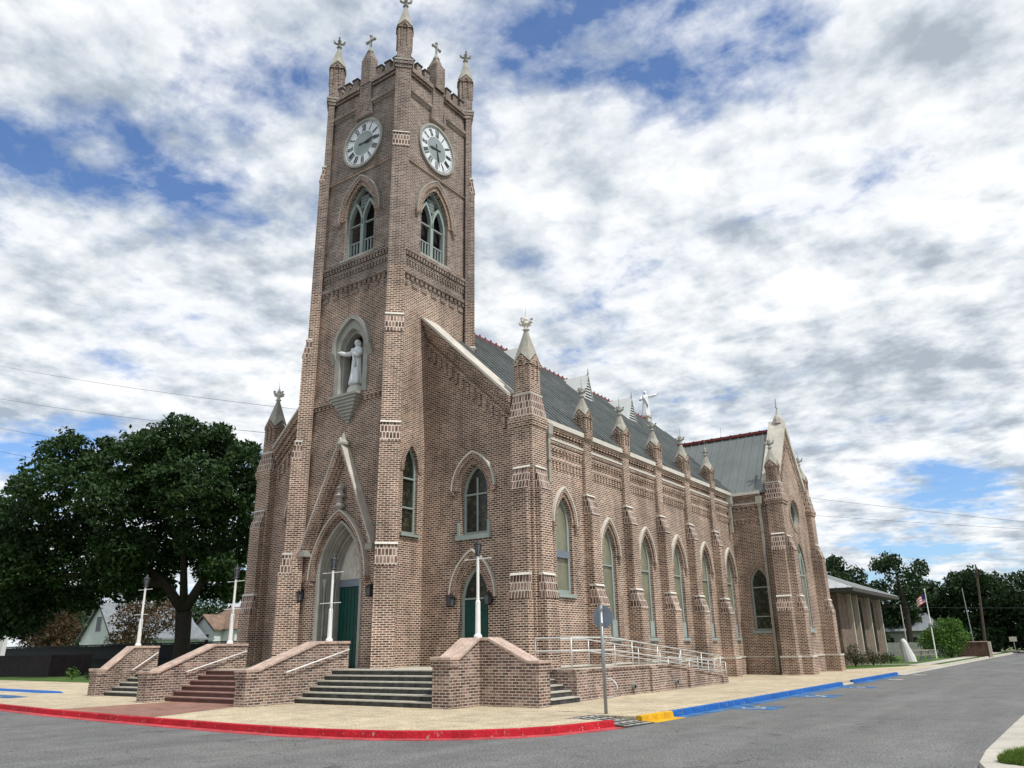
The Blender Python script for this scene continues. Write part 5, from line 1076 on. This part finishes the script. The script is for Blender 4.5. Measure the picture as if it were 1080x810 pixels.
b = MB(); F = south(62); b.strip(F, [(-110.5, 3.6), (-101, 3.3)], [(-110.5, 3.8), (-101, 3.5)], -8, .8); b.hexa([(-110.3, 61.2, 3.6), (-101, 61.2, 3.4), (-101, 69, 3.4), (-110.3, 69, 3.6), (-112, 64, 7.6), (-103, 66, 6.4), (-103, 67, 6.4), (-112, 67, 7.6)]); b.build('wing_roof', M['shingle'], h1); b = MB(); b.box(F, -110, -101.5, 0, 3.5, -6, 0); b.build('wing_wall', M['siding'], h1)
h2 = house('small_house', -114.0, -108.5, 75, 10, 5.0, 6.9, 'brownroof', 'small white house with a rusty brown roof right of the oak trunk', wins=[(-112.6, 2.0, .9, 2.2), (-110.2, 2.0, .9, 2.2)])
b = MB(); b.hexa([(-117, 76, 4.9), (-105.0, 76, 4.9), (-105.0, 88, 4.9), (-117, 88, 4.9), (-112, 80, 8.4), (-109.5, 80, 8.4), (-109.5, 84, 8.4), (-112, 84, 8.4)]); b.build('hip_roof', M['brownroof'], h2); b = MB(); b.cube(-116.5, -105.5, 76.5, 87, 0, 4.9); b.build('rear_wall', M['siding'], h2)
# ------------------------------------------------------------------ right background
an = thing('annex_building', (-18, 68, .1), 'low tan brick annex with pale vertical fins and a metal hip roof beyond the church', 'building')
b = MB(); b.cube(-28, -13.9, 59.0, 72.0, .05, 4.95); b.build('wall', M['annexbrick'], an)
for y in (61.6, 63.6, 67.6, 71.7):
    b = MB(); b.cube(-13.9, -13.6, y, y+.24, .1, 4.96); b.build('fin', M['fin'], an)
for y in (62.4, 65.4, 69.6): b = MB(); b.cube(-13.92, -13.86, y-.2, y+.55, .9, 4.7); fr = b.build('window', M['soffit'], an); b = MB(); b.cube(-13.87, -13.84, y-.12, y+.47, 1.0, 4.6); b.build('pane', M['glass'], fr)
b = MB(); x0, x1, y0, y1 = -30, -12.4, 57.4, 73.4; b.hexa([(x0, y0, 5.15), (x1, y0, 5.15), (x1, y1, 5.15), (x0, y1, 5.15), (-22.5, 63.5, 8.0), (-19.5, 63.5, 8.0), (-19.5, 70, 8.0), (-22.5, 70, 8.0)])
for i in range(24):
    y = y0+.4+i*.66; q = min(1, (y-y0)/6.1, (y1-y)/6.1); rib(b, (x1, y, 5.15), (x1-7.3*q, y, 5.15+2.85*q), (2.85, 0, 7.3), .05, .06)
for i in range(22):
    x = x0+.5+i*.8; q = min(1, (x1-x)/7.3, (x-x0)/7.3); rib(b, (x, y0, 5.15), (x, y0+6.1*q, 5.15+2.85*q), (0, -2.85, 6.1), .05, .06)
b.build('roof', M['annexroof'], an); b = MB(); b.cube(x0+.02, x1-.02, y0+.02, y1-.02, 4.92, 5.13); b.build('fascia', M['soffit'], an)
for (x, y, s, lab, sd_, mm) in [(-13.0, 57.6, 1.0, 'dark spiky shrub at the annex corner, nearest the church', 41, 'shrub'), (-12.5, 60.5, .9, 'second brown green shrub along the annex wall', 42, 'shrub'), (-12.4, 63.5, .8, 'shrub at the middle of the annex wall', 43, 'shrub'), (-12.5, 66.5, .8, 'farthest shrub along the annex wall', 44, 'oakleaf')]:
    t_ = thing('shrub', (x, y, .1), lab, 'shrub', 'shrubs along the annex wall'); leaf_obj('foliage', [(x, y, .75*s, .6*s), (x+.5*s, y, .5*s, .4*s), (x-.35*s, y+.1, .6*s, .5*s), (x+.3*s, y-.1, .6*s, .45*s), (x, y, 1.25*s, .4*s)], 1100, .06, M[mm], sd_, t_, zmin=.1)
    b = MB()
    for k in range(5): a = k*1.3; b.tube([(x, y, .08), (x+.3*math.cos(a), y+.3*math.sin(a), 1.1*s)], [.03, .012], 5)
    b.build('stem', M['bark'], t_)
b = MB(); r0 = []
for z, hw, hd, ox in ((.08, .52, .30, 0), (.5, .47, .28, -.05), (1.2, .34, .22, -.16), (1.62, .24, .18, -.24), (1.84, .12, .10, -.27)):
    r0.append([(-11.95+ox+hw*math.cos(t)*(1+.08*math.sin(3*t+z*4)), 71+hd*math.sin(t), z) for t in [2*PI*j/12 for j in range(12)]])
b.loft(r0); tag(b.build('standing_stone', M['granite'], None, origin=(-12, 71, .1)), 'tall pale standing stone monument on the grass past the annex', 'monument')
for (y, lab) in ((75.0, 'pale picnic table with benches, nearer of the two beside the annex'), (78.5, 'pale picnic table with benches, farther of the two beside the annex')):
    t_ = thing('picnic_table', (-12.2, y, .1), lab, 'picnic table', 'picnic tables by the annex')
    b = MB(); b.cube(-13.4, -11.2, y-.35, y+.35, .86, .92); b.build('table_top', M['fin'], t_)
    for dy in (-.75, .75): b = MB(); b.cube(-13.3, -11.3, y+dy-.14, y+dy+.14, .50, .55); b.build('bench', M['fin'], t_)
    for dx in (-12.95, -11.65): b = MB(); b.cube(dx-.04, dx+.04, y-.30, y+.30, .1, .86); b.cube(dx-.035, dx+.035, y-.8, y+.8, .44, .50); b.cube(dx-.04, dx+.04, y-.8, y-.7, .1, .44); b.cube(dx-.04, dx+.04, y+.7, y+.8, .1, .44); b.build('leg', M['steel'], t_)
fp = thing('flagpole', (-11.7, 83, .1), 'white flagpole flying a small striped flag beside the green bush', 'flagpole')
b = MB(); b.tube([(-11.7, 83, .05), (-11.7, 83, 3.0), (-11.7, 83, 6.1)], [.06, .05, .03], 8); b.blob((-11.7, 83, 6.15), .08, .08, .08, 8, 5); b.build('pole', M['postwhite'], fp)
b = MB(); b.lathe((-11.7, 83, 2.9), [(.12, 0), (.2, .1), (.2, .25), (.08, .35)], 8); b.build('pole_collar', M['stone'], fp)
fl = None
b = MB(); q = MB(); c = MB()
def fpnt(s, t): return Vector((-11.75-s*.80, 83+.10*math.sin(s*7), 5.75-t*.78-s*.35*s-s*.12))
for i in range(7):
    tgt = b if i % 2 == 0 else q
    for k in range(10):
        s0, s1 = k/10, (k+1)/10; t0, t1 = i/7, (i+1)/7; p = [fpnt(s0, t0), fpnt(s1, t0), fpnt(s1, t1), fpnt(s0, t1)]; tgt.add(p+[v+Vector((0, .012, 0)) for v in p], [(0, 1, 2, 3), (7, 6, 5, 4), (0, 4, 5, 1), (2, 6, 7, 3)])
for k in range(4):
    p = [fpnt(k/10, 0), fpnt((k+1)/10, 0), fpnt((k+1)/10, .55), fpnt(k/10, .55)]; p = [v+Vector((0, -.004, 0)) for v in p]; c.add(p+[v+Vector((0, .02, 0)) for v in p], [(0, 1, 2, 3), (7, 6, 5, 4), (0, 4, 5, 1), (2, 6, 7, 3)])
fo = b.build('flag', M['flagr'], None, origin=(-11.7, 83, 5.5)); tag(fo, 'small red and white striped flag hanging from the white flagpole', 'flag'); q.build('white_stripes', M['flagw'], fo); c.build('canton', M['flagb'], fo)
for (x, y, h, lab, m, sl_) in ((-14.3, 85, 4.9, 'thin pale bare pole between annex and flagpole', 'fin', 0), (-10.4, 100, 6.95, 'thin white bare pole rising behind the green bush', 'steel', .15)):
    b = MB(); b.tube([(x+sl_, y, .05), (x, y, h)], [.06, .04], 8); b.blob((x, y, h), .06, .06, .06, 6, 4); tag(b.build('bare_pole', M[m], None, origin=(x, y, .1)), lab, 'pole')
t_ = thing('round_bush', (-11, 88, .1), 'large bright green rounded bush beside the flagpole', 'bush'); leaf_obj('foliage', [(-11.4, 88, 2.5, 1.4), (-12.8, 88, 1.6, 1.1), (-10.2, 88, 1.9, 1.1), (-11.2, 88, 1.3, 1.5), (-10.6, 88, 2.9, 1.0), (-12.4, 88, 2.1, 1.0)], 900, .12, M['brightleaf'], 51, t_, zmin=.15)
b = MB(); b.tube([(-11.1, 88, .05), (-11.1, 88, 2.2)], [.16, .08], 8); b.build('trunk', M['bark'], t_)
sw = thing('brick_sign_wall', (-9.6, 91, .1), 'low dark brick sign wall with pale end post behind the utility pole', 'wall'); b = MB(); b.cube(-11.0, -8.2, 91, 91.35, .08, 1.45); b.build('brick_wall', brick_mat('dark_brick', [(.10, .05, .04), (.13, .07, .05), (.09, .045, .04)], (.16, .12, .10)), sw); b = MB(); b.cube(-11.2, -11.0, 90.95, 91.4, .08, 1.6); b.cube(-8.2, -7.95, 90.95, 91.4, .08, 1.5); b.build('end_post', M['fin'], sw)
b = MB(); b.cube(-11.05, -8.15, 90.95, 91.40, 1.45, 1.53); b.build('coping', M['terracotta'], sw)
up = thing('utility_pole', (-8.75, 94, .1), 'tall dark wooden utility pole at the kerb on the far right', 'utility pole'); b = MB(); b.tube([(-8.75, 94, 0), (-8.15, 94, 8.6)], [.15, .09], 10); b.build('pole', M['polewood'], up)
b = MB(); b.box(south(93.85), -8.40, -7.95, 8.0, 8.12, -.06, .04); b.lathe((-8.15, 94, 8.6), [(.06, 0), (.08, .1), (.04, .25), (.07, .3), (.02, .42)], 8); b.build('insulator', M['darkwall'], up)
t_ = thing('road_sign', (-6.4, 97, .1), 'small pale square road sign on a thin post at the far right', 'road sign'); b = MB(); b.tube([(-6.4, 97, 0), (-6.4, 97, 1.95)], .04, 6); b.build('post', M['steel'], t_); b = MB(); b.box(south(96.95), -6.75, -6.1, 1.45, 1.9, -.02, 0); b.build('sign_plate', M['fin'], t_)
# far house under the trees, small low building behind
fh = thing('far_cottage', (-20, 122, 0), 'pale cottage with a grey roof half hidden under the dark trees', 'house'); b = MB(); b.cube(-26, -16.5, 118, 126, 0, 2.9); b.build('wall', M['stone'], fh); b = MB(); b.hexa([(-27, 117, 2.9), (-15.5, 117, 2.9), (-15.5, 127, 2.9), (-27, 127, 2.9), (-25, 121.5, 5.2), (-17.5, 121.5, 5.2), (-17.5, 122.5, 5.2), (-25, 122.5, 5.2)]); b.build('roof', M['shingle'], fh)
for x in (-24.5, -21.8, -19.0): b = MB(); b.box(south(118), x-.5, x+.5, .8, 2.1, -.002, .05); b.build('window', M['glass'], fh)
b = MB(); b.cube(-40, 10, 104.0, 104.3, .0, 1.1) ; b = MB(); b.cube(-28, -12.6, 100, 100.3, .05, 1.5); tag(b.build('garden_wall', M['stone'], None, origin=(-20, 100, 0)), 'long low grey wall running behind the flagpole', 'wall')
far = [(-34, 112, 9.0, 4.6), (-27.5, 116, 12.6, 4.2), (-22.5, 120, 9.2, 4.4), (-18.5, 112, 12.0, 3.0), (-15.0, 124, 8.6, 4.6), (-10.5, 124, 8.8, 4.6), (-6.0, 126, 8.2, 4.8), (-1.5, 122, 8.4, 4.8), (3.5, 126, 8.2, 5.0), (9.5, 124, 8.0, 5), (16, 124, 8.0, 5), (24, 128, 8, 5)]
labs = ['dark tree just right of the church edge', 'tall dark tree behind the annex roof', 'dark tree behind the annex end', 'taller open crowned tree with sky gaps above the pale pole', 'dark tree behind the flag', 'dark tree behind the bright bush', 'dark tree behind the utility pole', 'dark tree right of the utility pole', 'dark tree at the right edge of the picture', 'dark tree beyond the right edge', 'dark tree farther beyond the right edge', 'last dark tree of the far row']
for k, ((x, y, h, R), lab) in enumerate(zip(far, labs)):
    t_ = thing('broadleaf_tree', (x, y, 0), lab, 'tree', 'row of dark trees at the end of the street'); r = random.Random(60+k); h += 1.7 if k > 3 else .2; R *= 1.1
    cl = [(x+r.uniform(-.75, .75)*R, y+r.uniform(-.5, .5)*R, h-R*.35+r.uniform(-.75, .12)*R*1.15, R*r.uniform(.30, .48)) for i in range(13)]+[(x+r.uniform(-.35, .35)*R, y, h-R*.18, R*.3)]
    if k != 3: cl += [(x+r.uniform(-1, 1)*R, y+r.uniform(-.2, .6)*R, r.uniform(1.2, 3.8), R*.40) for i in range(10)]
    leaf_obj('crown', cl, 190 if k != 3 else 110, .27, M['farleaf'], 70+k, t_, gap=-.2 if k != 3 else .9, zmin=.3)
    b = MB(); b.tube([(x, y, -.1), (x+.3, y, h*.45), (x-.2, y, h*.8)], [.42, .28, .1], 8); b.build('trunk', M['bark'], t_)
# ------------------------------------------------------------------ overhead wires
def wire(a, b_, sag, lab, r=.022):
    a = Vector(a); b_ = Vector(b_); p = [a.lerp(b_, t)-Vector((0, 0, sag*4*t*(1-t))) for t in np.linspace(0, 1, 24)]; mb = MB(); mb.tube(p, r, 4); tag(mb.build('overhead_wire', M['wire'], None), lab, 'wire', 'overhead wires')
wire((-190, 60, 63.5), (-40, 60, 21), 1.2, 'topmost thin wire crossing the sky left of the tower'); wire((-160, 50, 47.5), (-40, 50, 17.5), 1.0, 'second wire from the top crossing above the oak'); wire((-150, 50, 39.8), (-40, 50, 14.5), 1.0, 'third wire passing into the oak crown'); wire((-150, 50, 36), (-40, 50, 12), 1.0, 'lowest wire at the left edge of the sky')
wire((-40, 90, 21.5), (25, 90, 6.5), .6, 'thin wire sloping down over the trees at the right', .013); wire((-24, 95.2, 5.6), (20, 95.2, 4.2), .4, 'low wire crossing the trees at the right', .013); wire((-40, 92, 18.6), (30, 92, 7.0), .6, 'second thin wire sloping over the trees at the right', .013)
